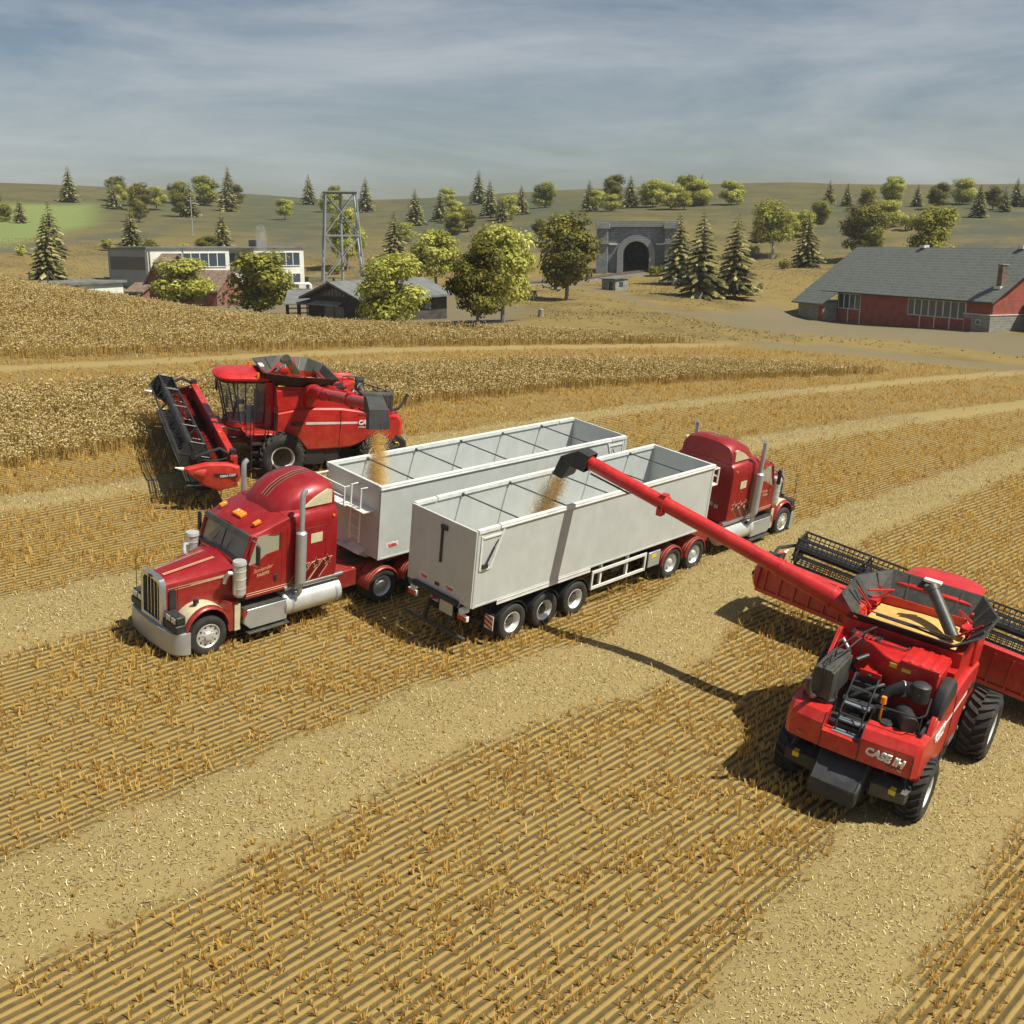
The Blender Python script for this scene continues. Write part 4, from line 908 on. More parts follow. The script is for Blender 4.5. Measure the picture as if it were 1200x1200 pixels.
def spaced(segs):
    o = []
    for a, b, st in segs: o += list(np.arange(a, b, st))
    return np.array(o + [segs[-1][1]])
gx = spaced([(-520, -160, 12), (-160, -40, 1.5), (-40, 46, .3), (46, 160, 1.5), (160, 520, 12)])
gy = spaced([(-12, 14, 2), (14, 78, .3), (78, 320, 1.5), (320, 720, 12)])
X, Y = np.meshgrid(gx, gy); Xf, Yf = X.ravel(), Y.ravel()
Zf = ground_z(Xf, Yf); ZP = plane_z(Xf, Yf)
me = bpy.data.meshes.new('ground')
nxg, nyg = len(gx), len(gy)
me.vertices.add(nxg * nyg); me.vertices.foreach_set('co', np.stack([Xf, Yf, Zf], 1).ravel())
ii, jj = np.meshgrid(np.arange(nxg - 1), np.arange(nyg - 1)); a = (jj * nxg + ii).ravel()
quads = np.stack([a, a + 1, a + 1 + nxg, a + nxg], 1).astype(np.int32)
def set_faces(me, F):
    nf, k = F.shape; me.loops.add(nf * k); me.loops.foreach_set('vertex_index', F.ravel().astype(np.int32))
    me.polygons.add(nf); me.polygons.foreach_set('loop_start', (np.arange(nf) * k).astype(np.int32)); me.polygons.foreach_set('loop_total', np.full(nf, k, np.int32))
    me.update(calc_edges=True); me.validate()
set_faces(me, quads)
me.polygons.foreach_set('use_smooth', np.ones(len(quads), bool))
FX, FY = to_field(Xf, Yf, ZP)
def attr(me, name, v):
    at = me.attributes.new(name, 'FLOAT', 'POINT'); at.data.foreach_set('value', np.asarray(v, np.float32))
sE = Yf - yedge(Xf)
attr(me, 'fx', FX); attr(me, 'fy', FY)
attr(me, 'field', np.clip(1 - (sE + 1.5) / 3.0, 0, 1)); attr(me, 'straw', band_mask(FX, FY, 1.1))
def inpoly(P, X, Y):
    c = np.zeros(X.shape, bool); n = len(P); j = n - 1
    for i in range(n):
        xi, yi = P[i]; xj, yj = P[j]
        with np.errstate(divide='ignore', invalid='ignore'):
            k = ((yi > Y) != (yj > Y)) & (X < (xj - xi) * (Y - yi) / (yj - yi + 1e-12) + xi)
        c ^= k; j = i
    return c
def dist_poly(L, X, Y):
    d = np.full(X.shape, 1e9)
    for (x0, y0), (x1, y1) in zip(L[:-1], L[1:]):
        dx, dy = x1 - x0, y1 - y0; t = np.clip(((X - x0) * dx + (Y - y0) * dy) / (dx * dx + dy * dy + 1e-9), 0, 1)
        d = np.minimum(d, np.hypot(X - x0 - t * dx, Y - y0 - t * dy))
    return d
def poly_mask(pxs, soft):
    P = [tuple(gp(*q))[:2] for q in pxs]; ins = inpoly(P, Xf, Yf); d = dist_poly(P + P[:1], Xf, Yf)
    return np.clip(.5 + np.where(ins, d, -d) / soft, 0, 1)
gravel = poly_mask([(600, 322), (655, 334), (700, 342), (760, 358), (860, 384), (930, 392), (1060, 400), (1250, 424), (1300, 398), (1190, 392), (1161, 386), (1060, 376), (930, 366), (900, 354), (860, 366), (800, 366), (730, 345), (690, 336), (620, 324)], 9.0)
gravel = np.maximum(gravel, poly_mask([(255, 372), (380, 380), (560, 384), (620, 362), (530, 345), (450, 330), (380, 322), (250, 340)], 8.0) * (sE > 3))
gravel = np.maximum(gravel, .8 * poly_mask([(900, 412), (1000, 420), (1200, 444), (1250, 432), (1100, 418), (960, 402), (860, 402)], 5.0))
green = poly_mask([(-80, 240), (-80, 296), (40, 280), (110, 264), (110, 240)], 8.0)
attr(me, 'gravel', gravel); attr(me, 'green', green)
rockm = np.zeros_like(Xf)
for P_, sf in (([(1105, 226), (1105, 292), (1180, 300), (1400, 296), (1400, 226)], 18), ([(285, 226), (290, 290), (400, 300), (420, 240), (420, 226)], 16), ([(480, 228), (470, 285), (545, 296), (560, 232)], 14), ([(610, 232), (600, 292), (650, 300), (690, 300), (690, 232)], 14), ([(955, 234), (960, 300), (1000, 296), (1010, 234)], 10), ([(100, 322), (130, 345), (215, 338), (190, 312), (110, 302)], 8), ([(-20, 288), (-20, 300), (30, 296), (120, 282), (200, 276), (200, 266), (110, 274)], 6), ([(30, 316), (40, 330), (70, 330), (66, 316)], 4)):
    rockm = np.maximum(rockm, poly_mask(P_, sf))
far = np.clip((Yf - 190) / 130, 0, 1); rockm = np.clip(rockm + .30 * far, 0, 1.1)
attr(me, 'rock', rockm); attr(me, 'far', far)

m, nt, b = newmat('ground_cover')
def A(n):
    a = nt.nodes.new('ShaderNodeAttribute'); a.attribute_name = n; return a.outputs['Fac']
fxn, fyn = A('fx'), A('fy'); geo = nt.nodes.new('ShaderNodeNewGeometry').outputs['Position']
cmb = nt.nodes.new('ShaderNodeCombineXYZ'); nt.links.new(fxn, cmb.inputs[0]); nt.links.new(fyn, cmb.inputs[1]); fv = cmb.outputs[0]
wob = noise(nt, .7, 3, .5, fv); wob2 = noise(nt, 5, 3, .6, fv)
rowp = mth(nt, 'ADD', fyn, mth(nt, 'MULTIPLY', mth(nt, 'SUBTRACT', wob, .5), .05))
rowp = mth(nt, 'ADD', rowp, mth(nt, 'MULTIPLY', mth(nt, 'SUBTRACT', wob2, .5), .025))
rowp = mth(nt, 'ADD', rowp, mth(nt, 'MULTIPLY', mth(nt, 'MULTIPLY', fxn, fxn), .001))
ph = mth(nt, 'SINE', mth(nt, 'MULTIPLY', rowp, 2 * PI / .19))
row01 = mth(nt, 'MULTIPLY_ADD', ph, .5, .5)
fine = noise(nt, 28, 5, .75, fv); fine2 = noise(nt, 70, 4, .8, scaled(nt, fv, (.5, 1, 1))); big = noise(nt, .25, 4, .6, fv); mid = noise(nt, 2.2, 4, .6, fv)
rsel = ramp(nt, [(.55, (0, 0, 0)), (.82, (1, 1, 1))], mth(nt, 'ADD', mth(nt, 'MULTIPLY', row01, .56), mth(nt, 'ADD', mth(nt, 'MULTIPLY', fine, .5), mth(nt, 'MULTIPLY', noise(nt, 9, 5, .75, fv), .22))))
soil = mixc(nt, fine2, (.034, .025, .010), (.15, .108, .044)); stub = mixc(nt, fine2, (.17, .12, .038), (.45, .305, .105))
rows = mixc(nt, rsel, soil, stub)
fleck = ramp(nt, [(.56, (0, 0, 0)), (.66, (1, 1, 1))], fine2)
rows = mixc(nt, mth(nt, 'MULTIPLY', fleck, .12), rows, (.62, .48, .25))
rows = mixc(nt, mth(nt, 'MULTIPLY', ramp(nt, [(.4, (0, 0, 0)), (.7, (1, 1, 1))], mid), .35), rows, (.30, .19, .06))
s1 = noise(nt, 45, 6, .85, fv); s2 = noise(nt, 120, 3, .8, scaled(nt, fv, (1, .4, 1)))
straw = ramp(nt, [(.36, (.06, .045, .02)), (.43, (.20, .148, .060)), (.54, (.30, .225, .098)), (.66, (.52, .41, .20))], mth(nt, 'ADD', mth(nt, 'MULTIPLY', s1, .5), mth(nt, 'MULTIPLY', s2, .5)))
straw = mixc(nt, mth(nt, 'MULTIPLY', big, .35), straw, (.26, .185, .075))
sm = ramp(nt, [(.35, (0, 0, 0)), (.65, (1, 1, 1))], mth(nt, 'ADD', A('straw'), mth(nt, 'MULTIPLY', mth(nt, 'SUBTRACT', noise(nt, 5.0, 6, .75, fv), .5), 1.5)))
fieldc = mixc(nt, sm, rows, straw)
gb = noise(nt, .028, 5, .6, geo); gh = noise(nt, .09, 6, .7, geo); gm_ = noise(nt, .3, 6, .7, geo); gf = noise(nt, 3.5, 5, .8, geo)
grass = mixc(nt, gm_, (.17, .12, .038), (.29, .205, .075)); grass = mixc(nt, mth(nt, 'MULTIPLY', gf, .5), grass, (.14, .105, .04))
rock = mixc(nt, gf, (.050, .056, .050), (.115, .118, .095))
grass = mixc(nt, ramp(nt, [(.45, (0, 0, 0)), (.7, (.75, .75, .75))], gh), grass, (.085, .068, .030)); grass = mixc(nt, ramp(nt, [(.40, (0, 0, 0)), (.85, (.85, .85, .85))], mth(nt, 'ADD', mth(nt, 'MULTIPLY', gb, .6), mth(nt, 'MULTIPLY', A('rock'), mth(nt, 'MULTIPLY_ADD', gh, 1.3, -.25)))), grass, rock)
grass = mixc(nt, mth(nt, 'MULTIPLY', A('far'), mth(nt, 'MULTIPLY_ADD', gh, .9, .25)), grass, (.062, .070, .036)); grass = mixc(nt, A('green'), grass, mixc(nt, gm_, (.13, .165, .05), (.20, .23, .08)))
grv = mixc(nt, gf, (.15, .12, .066), (.22, .175, .095)); grv = mixc(nt, mth(nt, 'MULTIPLY', gm_, .6), grv, (.115, .10, .07))
gsel = ramp(nt, [(.35, (0, 0, 0)), (.65, (1, 1, 1))], mth(nt, 'ADD', A('gravel'), mth(nt, 'MULTIPLY', mth(nt, 'SUBTRACT', gm_, .5), 1.1)))
outc = mixc(nt, gsel, grass, grv)
nt.links.new(mixc(nt, A('field'), outc, fieldc), b.inputs['Base Color']); setin(b, Roughness=.95, Specular_IOR_Level=.15)
hgt = mth(nt, 'ADD', mth(nt, 'MULTIPLY', mth(nt, 'MULTIPLY', row01, mth(nt, 'SUBTRACT', 1.0, sm)), 1.0), mth(nt, 'MULTIPLY', s1, .45))
bump(nt, b, mth(nt, 'MULTIPLY', hgt, A('field')), .7, .03)
me.materials.append(m)
ground = bpy.data.objects.new('ground', me); COL.objects.link(ground); tag(ground, kind='structure')

# ------------------------------------------------------------------ loose stalks and standing wheat (numpy meshes)
rng = np.random.default_rng(7)
def vcolmat(name, stops, rough=.85, tr=0.0):
    m, nt, b = newmat(name); a = nt.nodes.new('ShaderNodeAttribute'); a.attribute_name = 'rnd'
    nt.links.new(ramp(nt, stops, a.outputs['Fac']), b.inputs['Base Color']); setin(b, Roughness=rough, Specular_IOR_Level=.2)
    if tr:
        t = nt.nodes.new('ShaderNodeBsdfTranslucent'); nt.links.new(ramp(nt, stops, a.outputs['Fac']), t.inputs[0])
        mx = nt.nodes.new('ShaderNodeMixShader'); mx.inputs[0].default_value = tr; out = nt.nodes['Material Output']
        nt.links.new(b.outputs[0], mx.inputs[1]); nt.links.new(t.outputs[0], mx.inputs[2]); nt.links.new(mx.outputs[0], out.inputs[0])
    return m
def field_obj(name, V, Fq, rnd, mat, label, cat):
    # V in field coordinates; lift by the ground surface is already included
    me = bpy.data.meshes.new(name); W = V @ FMn[:3, :3].T + FMn[:3, 3]
    me.vertices.add(len(W)); me.vertices.foreach_set('co', W.ravel()); set_faces(me, Fq); attr(me, 'rnd', rnd); me.materials.append(mat)
    o = bpy.data.objects.new(name, me); COL.objects.link(o); tag(o, label, cat, kind='stuff'); return o
def blades(P, h, w, lean, curl=0.0):
    """P (n,3) feet; quads tapering to the tip. returns verts (4n,3), faces"""
    n = len(P); a = rng.uniform(0, 2 * PI, n); d = np.stack([np.cos(a), np.sin(a), np.zeros(n)], 1)
    l = rng.normal(0, lean, (n, 2)); tip = P + np.stack([l[:, 0] * h, l[:, 1] * h, h], 1)
    w = w[:, None]; V = np.stack([P - d * w / 2, P + d * w / 2, tip + d * w * .35, tip - d * w * .35], 1).reshape(-1, 3)
    F = np.arange(4 * n).reshape(n, 4); return V, F, tip
def mound(fx, fy): return band_mask(fx, fy, 1.6) * .13
BFR = (np.array([-30, 1, 17, 27.7, 40, 55, 60.]), np.array([20.0, 20.0, 19.9, 18.2, 14.8, 10.4, 9.]))
BBK = (np.array([-30, 0, 5.6, 19, 28, 38, 51.7, 56]), np.array([31.5, 30.2, 29, 26.7, 24.1, 20.2, 11.0, 9.8]))
AFR = (np.array([-30, 2, 8, 22, 30, 43, 49]), np.array([38, 35.6, 34.1, 30.8, 27.8, 23.6, 21.6]))
C1P = (4.854, 16.286, 2.737); C2P = (6.53, -9.404, .188 - .03)
def in_local(P, x, y, x0, x1, y0, y1):
    c, s = math.cos(P[2]), math.sin(P[2]); lx = c * (x - P[0]) + s * (y - P[1]); ly = -s * (x - P[0]) + c * (y - P[1])
    return (lx > x0) & (lx < x1) & (ly > y0) & (ly < y1)
# stubble
rows_y = np.arange(-22, 36, .19); pts = []
for ry in rows_y:
    n = int(72 / .125); x = rng.uniform(-14, 62, n); pts.append(np.stack([x, np.full(n, ry)], 1))
pts = np.concatenate(pts); fx, fy = pts[:, 0], pts[:, 1] - .001 * pts[:, 0] ** 2
fx = fx; fy = fy + rng.normal(0, .025, len(fy))
patch = .5 + .5 * np.sin(fx * .9 + 2 * np.sin(fy * .7)) * np.sin(fy * 1.3 + fx * .21 + 1.5 * np.sin(fx * .33))
dens = np.where(patch > .5, 1.0, .45) * np.clip(1.25 - .012 * np.hypot(fx + 12, fy + 12), .35, 1)
bm_ = band_mask(fx, fy, 1.1); keep = (rng.random(len(fx)) < dens) & (rng.random(len(fx)) > np.clip(bm_ * 1.2, 0, .99))
bf = np.interp(fx, *BFR); keep &= (fy < bf + .4) | ((fy > np.interp(fx, *BBK)) & (fy < np.interp(fx, *AFR)))
Wp = np.stack([fx, fy, fx * 0], 1) @ FMn[:3, :3].T + FMn[:3, 3]
sx = Wp[:, 1]; keep &= (np.abs(Wp[:, 0]) < Wp[:, 1] * .5 + 4) & (Wp[:, 1] > 15) & (Wp[:, 1] < yedge(Wp[:, 0]) - .5)
fx, fy = fx[keep], fy[keep]
k = 4; cx, cy = np.repeat(fx, k), np.repeat(fy, k); n = len(cx)
P = np.stack([cx + rng.normal(0, .018, n), cy + rng.normal(0, .018, n), mound(cx, cy) - .01], 1)
hh = rng.gamma(12, .0115, n) * np.repeat(rng.uniform(.6, 1.3, len(fx)), k)
V, F, tip = blades(P, hh, rng.uniform(.018, .042, n), .20)
field_obj('stubble', V, F, np.repeat(np.clip(np.repeat(rng.random(len(fx)), k) * .7 + rng.random(n) * .3, 0, 1), 4),
          vcolmat('stubble_stalk', [(0, (.40, .235, .06)), (.3, (.62, .385, .10)), (.7, (.78, .54, .17)), (1, (.86, .68, .30))], .8, .45),
          'short golden stubble standing in rows on the cut field', 'stubble')
# chopped straw lying on the swaths
n = 110000; fx = rng.uniform(-14, 40, n * 4); fy = rng.uniform(-14, 18, n * 4); kp = (rng.random(n * 4) < band_mask(fx, fy, 1.6)); fx, fy = fx[kp][:n], fy[kp][:n]; n = len(fx)
a = rng.uniform(0, 2 * PI, n); L = rng.uniform(.02, .075, n); w = rng.uniform(.004, .009, n); z = mound(fx, fy) + rng.uniform(.01, .04, n); dz = rng.normal(0, .02, n)
d = np.stack([np.cos(a) * L / 2, np.sin(a) * L / 2, dz], 1); pr = np.stack([-np.sin(a) * w, np.cos(a) * w, 0 * a], 1); c = np.stack([fx, fy, z], 1)
V = np.stack([c - d - pr, c + d - pr, c + d + pr, c - d + pr], 1).reshape(-1, 3)
field_obj('straw_litter', V, np.arange(4 * n).reshape(n, 4), np.repeat(rng.random(n), 4), vcolmat('straw_bits', [(0, (.08, .055, .022)), (.3, (.26, .19, .08)), (.7, (.46, .355, .165)), (1, (.74, .62, .36))], .8),
          'pale chopped straw lying along the swaths of the cut field', 'straw')
# standing wheat
def crop(front, back, x0, x1, dn, name, label):
    ymax = 75; area = (x1 - x0) * 60; n = int(area * dn); fx = rng.uniform(x0, x1, n); fy = rng.uniform(8, ymax, n)
    k = (fy > np.interp(fx, *front) + .15 * np.sin(fx * 2.3) + np.abs(rng.normal(0, .28, n))) & ((fy < np.interp(fx, *back)) if back else True)
    Wp = np.stack([fx, fy, fx * 0], 1) @ FMn[:3, :3].T + FMn[:3, 3]
    k &= (Wp[:, 1] < yedge(Wp[:, 0]) - .3) & (np.abs(Wp[:, 0]) < Wp[:, 1] * .5 + 3)
    k &= ~in_local(C1P, fx, fy, -6, 4.6, -2.0, 2.0) & ~in_local(C1P, fx, fy, .5, 4.2, -5.4, 5.4)
    fx, fy = fx[k], fy[k]; n = len(fx)
    hh = .50 + .10 * np.sin(fx * .8 + fy) * .5 + rng.normal(0, .07, n)
    kk = 2; cx, cy = np.repeat(fx, kk), np.repeat(fy, kk); N = len(cx); H = np.repeat(hh, kk) * rng.uniform(.85, 1.05, N)
    P = np.stack([cx + rng.normal(0, .04, N), cy + rng.normal(0, .04, N), np.zeros(N)], 1)
    V, F, tip = blades(P, H, rng.uniform(.018, .035, N), .09)
    rnd = np.repeat(rng.random(N) * .55, 4)
    # drooping ear: slim crossed diamonds
    a = rng.uniform(0, 2 * PI, N); l = rng.uniform(.10, .18, N); l = l * .9; dr = np.stack([np.cos(a) * l * .8, np.sin(a) * l * .8, l * .25], 1); w = rng.uniform(.020, .038, N)
    sd = np.stack([-np.sin(a) * w, np.cos(a) * w, 0 * a], 1); up = np.stack([0 * a, 0 * a, w], 1)
    e1 = np.stack([tip, tip + dr * .5 + sd, tip + dr, tip + dr * .5 - sd], 1).reshape(-1, 3); e2 = np.stack([tip, tip + dr * .5 + up, tip + dr, tip + dr * .5 - up], 1).reshape(-1, 3)
    V = np.concatenate([V, e1, e2]); F = np.arange(len(V)).reshape(-1, 4)
    er = np.repeat(.6 + rng.random(N) ** 1.5 * .4, 4); rnd = np.concatenate([rnd, er, er])
    return field_obj(name, V, F, rnd, CROPM, label, 'wheat')
CROPM = vcolmat('wheat_plant', [(0, (.36, .24, .065)), (.55, (.54, .385, .12)), (.6, (.46, .35, .16)), (.8, (.62, .49, .25)), (1, (.82, .70, .43))], .85, .2)
crop(BFR, BBK, -14, 53, 56, 'standing_wheat', 'uncut ripe wheat strip beyond the trucks, with the left combine at its edge')
crop(AFR, None, -14, 50, 42, 'standing_wheat', 'uncut ripe wheat at the far edge of the field, below the farm buildings')

# dry grass tufts on the meadow and slopes beyond the field
n = 70000; gxx = rng.uniform(-110, 130, n); gyy = 58 + 190 * rng.random(n) ** 1.3
ok = (gyy > yedge(gxx) + .5) & (np.abs(gxx) < gyy * .5 + 4)
gxx, gyy = gxx[ok], gyy[ok]
def interp_grid(A_, x, y):
    i = np.clip(np.searchsorted(gx, x) - 1, 0, nxg - 2); j = np.clip(np.searchsorted(gy, y) - 1, 0, nyg - 2); return A_[j * nxg + i]
ok = (interp_grid(gravel, gxx, gyy) < .35) & (rng.random(len(gxx)) > interp_grid(rockm, gxx, gyy) * .8) & (np.sin(gxx * .21 + 2 * np.sin(gyy * .13)) * np.sin(gyy * .17 + gxx * .05) > rng.uniform(-.9, .5, len(gxx)))
gxx, gyy = gxx[ok], gyy[ok]; k = 3; cx, cy = np.repeat(gxx, k), np.repeat(gyy, k); N = len(cx)
P = np.stack([cx + rng.normal(0, .12, N), cy + rng.normal(0, .12, N), np.repeat(ground_z(gxx, gyy, False), k) - .03], 1)
V, F, tip = blades(P, rng.uniform(.05, .16, N), rng.uniform(.06, .16, N), .7)
me = bpy.data.meshes.new('dry_grass'); me.vertices.add(len(V)); me.vertices.foreach_set('co', V.ravel()); set_faces(me, F); attr(me, 'rnd', np.repeat(rng.random(N), 4))
me.materials.append(vcolmat('dry_grass', [(0, (.17, .12, .04)), (.6, (.27, .195, .07)), (1, (.38, .29, .12))], .9, .2))
o = bpy.data.objects.new('dry_grass', me); COL.objects.link(o); tag(o, 'dry brown grass tufts on the meadow beyond the field', 'grass', kind='stuff')
# ------------------------------------------------------------------ foliage
def leafmat(name, c0, c1, c2):
    m, nt, b = newmat(name); co = objco(nt); g = nt.nodes.new('ShaderNodeAttribute'); g.attribute_name = 'rnd'
    nt.links.new(ramp(nt, [(.0, c0), (.5, c1), (1, c2)], g.outputs['Fac']), b.inputs['Base Color']); setin(b, Roughness=.75, Specular_IOR_Level=.1)
    t = nt.nodes.new('ShaderNodeBsdfTranslucent'); nt.links.new(ramp(nt, [(.0, c0), (1, c2)], g.outputs['Fac']), t.inputs[0])
    mx = nt.nodes.new('ShaderNodeMixShader'); mx.inputs[0].default_value = .35; out = nt.nodes['Material Output']
    nt.links.new(b.outputs[0], mx.inputs[1]); nt.links.new(t.outputs[0], mx.inputs[2]); nt.links.new(mx.outputs[0], out.inputs[0]); return m
LM = {'light': leafmat('leaf_light', (.17, .18, .03), (.45, .44, .09), (.74, .71, .20)),
      'mid': leafmat('leaf_mid', (.11, .12, .02), (.28, .27, .045), (.50, .46, .10)),
      'dark': leafmat('leaf_dark', (.055, .06, .015), (.20, .185, .035), (.40, .34, .07)),
      'spruce': leafmat('needle', (.04, .045, .02), (.17, .16, .06), (.52, .46, .20))}
def leaf_mesh(name, C, S, rnd, N=None):
    """C centres (n,3), S sizes: randomly turned quads"""
    n = len(C); a = rng.normal(size=(n, 3))
    if N is not None: N = N + rng.normal(size=(n, 3)) * .35 + np.array([0, 0, .45]); N /= np.linalg.norm(N, axis=1)[:, None]; a -= N * (a * N).sum(1)[:, None]
    a /= np.linalg.norm(a, axis=1)[:, None]; b = rng.normal(size=(n, 3)); b -= a * (a * b).sum(1)[:, None]; b /= np.linalg.norm(b, axis=1)[:, None]
    if N is not None: b = np.cross(N, a)
    a *= S[:, None] * .62; b *= S[:, None] * .5
    V = np.stack([C - a, C + b * .8, C + a, C - b * .8], 1).reshape(-1, 3)
    me = bpy.data.meshes.new(name); me.vertices.add(len(V)); me.vertices.foreach_set('co', V.ravel()); set_faces(me, np.arange(4 * n).reshape(n, 4)); attr(me, 'rnd', np.repeat(rnd, 4)); return me
TREE = {}
def broad_tree(kind, H, W, trunkh, n=7500, seed=1, white=False):
    global rng
    rng = np.random.default_rng(seed); rs = random.Random(seed)
    t = thing('broadleaf_tree', 'tmp', 'tree'); ch = H - trunkh; cl = []
    k = 34
    for i in range(k):
        u = rs.random(); z = trunkh + ch * (.08 + .88 * u); rr = W / 2 * math.sin(PI * min(1, (.12 + .80 * (z - trunkh) / ch))) ** .65
        a = rs.random() * 2 * PI; q = rs.random() ** .5 * .78; cl.append((rr * q * math.cos(a), rr * q * math.sin(a), z, W * rs.uniform(.14, .23)))
    cl = np.array(cl); idx = rng.integers(0, k, n); d = rng.normal(size=(n, 3)); d /= np.linalg.norm(d, axis=1)[:, None]
    rad = cl[idx, 3] * rng.uniform(.55, 1.1, n); C = cl[idx, :3] + d * rad[:, None] * np.array([1, 1, .8])
    rnd = np.clip(.42 + .22 * (rng.random(k)[idx] - .5) * 2 + rng.normal(0, .2, n), 0, 1)
    me = leaf_mesh('crown', C, rng.uniform(.6, 1.25, n) * W * .048, rnd, d * .8 + (C - np.array([0, 0, trunkh + ch * .45])) / W); me.materials.append(LM[kind])
    o = bpy.data.objects.new('crown', me); COL.objects.link(o); o.parent = t
    m = MB(); r0 = H * .020
    m.tube([(0, 0, -.8), (0.02, 0, trunkh * .5), (.05, .03, trunkh), (0, .1, trunkh + ch * .35), (.05, 0, trunkh + ch * .75)], [r0 * 1.3, r0 * 1.1, r0, r0 * .7, r0 * .25], 8)
    for c in cl[:12]: m.tube([(0.02, .03, trunkh + (c[2] - trunkh) * .3), (c[0] * .5, c[1] * .5, trunkh + (c[2] - trunkh) * .7), tuple(c[:3])], [r0 * .45, r0 * .3, r0 * .12], 5)
    m.build('trunk', 'steelbark' if white else 'wood', t)
    return t
M['steelbark'] = paint('pale_bark', (.42, .42, .40), .9, dirt=(.1, .1, .1), amt=.5, nscale=6)
def spruce(H, W, trunkh, seed=1):
    global rng
    rng = np.random.default_rng(seed); rs = random.Random(seed); t = thing('spruce_tree', 'tmp', 'tree'); C = []; S = []; Rn = []
    V = []; F = []; RN = []; z = trunkh; m = MB()
    m.tube([(0, 0, -.8), (0, 0, trunkh), (0, 0, H * .97)], [H * .017, H * .014, .02], 7); tr = m.build('trunk', 'wood', t)
    while z < H * .985:
        u = (z - trunkh) / (H - trunkh); Lb = W / 2 * (1 - u) ** .85 + .15; nb = max(5, int(11 - 5 * u)); a0 = rs.random() * 6
        for b in range(nb):
            a = a0 + 2 * PI * b / nb + rs.uniform(-.2, .2); L = Lb * rs.uniform(.75, 1.12); dx, dy = math.cos(a), math.sin(a); px, py = -dy, dx
            tone = min(1, max(0, rs.gauss(.5, .25)))
            for sgi in range(7):   # pairs of drooping sprays along the bough
                s0 = L * (.12 + .88 * sgi / 7); wdt = (L * .27) * (1.15 - sgi / 8) * rs.uniform(.7, 1.2); zz = z - .30 * L * (s0 / L) ** 1.5 + rs.uniform(-.06, .06)
                for sd in (-1, 1):
                    s1 = s0 + L * .2; o = len(V)
                    V += [(dx * s0, dy * s0, zz), (dx * (s0 + .02) + px * sd * wdt, dy * (s0 + .02) + py * sd * wdt, zz - wdt * .55), (dx * s1 + px * sd * wdt * .6, dy * s1 + py * sd * wdt * .6, zz - wdt * .5 - .10 * L), (dx * s1, dy * s1, zz - .05 * L)]
                    F.append((o, o + 1, o + 2, o + 3)); RN += [min(1, max(0, tone + rs.gauss(0, .18)))] * 4
        z += (H - trunkh) / 17 * (1.15 - .5 * u)
    me = bpy.data.meshes.new('crown'); me.vertices.add(len(V)); me.vertices.foreach_set('co', np.array(V).ravel()); set_faces(me, np.array(F)); attr(me, 'rnd', RN); me.materials.append(LM['spruce'])
    o = bpy.data.objects.new('crown', me); COL.objects.link(o); o.parent = t; return t
def bush(kind, W, H, seed):
    global rng
    rng = np.random.default_rng(seed); t = thing('bush', 'tmp', 'bush'); n = 900; k = 9
    cl = np.stack([rng.uniform(-.32, .32, k) * W, rng.uniform(-.32, .32, k) * W, rng.uniform(.25, .7, k) * H], 1); idx = rng.integers(0, k, n); d = rng.normal(size=(n, 3)); d /= np.linalg.norm(d, axis=1)[:, None]
    C = cl[idx] + d * (rng.uniform(.5, 1, n) * W * .2)[:, None]; C[:, 2] = np.abs(C[:, 2])
    me = leaf_mesh('foliage', C, rng.uniform(.05, .1, n) * W, np.clip(rng.random(k)[idx] * .5 + rng.random(n) * .6, 0, 1), d); me.materials.append(LM[kind])
    o = bpy.data.objects.new('foliage', me); COL.objects.link(o); o.parent = t
    m = MB(); [m.tube([(0, 0, -.3), tuple(c * .5), tuple(c)], [.06, .04, .02], 5) for c in cl[:6]]; m.build('stem', 'wood', t); return t
def seat(o, P, sc=1.0, rz=0.0):
    o.location = (P[0], P[1], P[2] - .1); o.scale = (sc, sc, sc); o.rotation_euler = (0, 0, rz)
def dist(P): return (Vector(P) - CAMW.translation).dot(-Vector(CAMW.col[2][:3])) / FPX     # metres per photo pixel there

G_SP = 'spruces on the valley slope'; G_BT = 'broadleaf trees round the farm'; G_BU = 'bushes on the brown slope'
sp0 = spruce(12, 7.4, 1.2, 3); sp1 = spruce(12, 6.8, 1.7, 8)
for i, (px, py, hpx, lab) in enumerate([
    (61, 302, 66, 'tall spruce at the far left, its bare trunk foot left of the next spruce'), (84, 338, 86, 'spruce standing in front at the far left, just behind the wheat crest'),
    (155, 288, 46, 'spruce on the slope above the left end of the white factory'), (262, 297, 50, 'spruce rising behind the factory roof'), (463, 312, 64, 'spruce behind the farm, right of the lattice tower'),
    (795, 333, 84, 'spruce nearest the tunnel mouth, at its right'), (822, 348, 100, 'middle one of the three spruces right of the tunnel'), (861, 350, 100, 'spruce right of the tunnel with a tree stump to its left, last of the three'),
    (945, 314, 66, 'lone spruce on the slope behind the left end of the barn roof'), (567, 292, 34, 'spruce top showing above the dark roadside tree'), (-8, 338, 60, 'spruce cut by the left picture edge')]):
    P = gp(px, py) if py not in (338,) else gd(px, 140); o = (sp0, sp1)[i % 2] if i < 2 else copy_tree((sp0, sp1)[i % 2]); seat(o, P, (hpx * dist(P) if py != 338 else pt_at(px, 248 if px > 0 else 296, 140)[2] - P.z) / 12, i * 1.3); tag(o, lab, 'spruce', G_SP)
bt = {'light': broad_tree('light', 10, 9.5, 1.2, seed=4), 'light2': broad_tree('light', 10, 7.6, 2.1, seed=21), 'mid': broad_tree('mid', 10, 10.5, 1.2, seed=5, n=6000), 'dark': broad_tree('dark', 10, 7.8, 2.0, seed=6), 'birch': broad_tree('mid', 10, 8.5, 3.0, seed=9, n=3600, white=True)}
used = set()
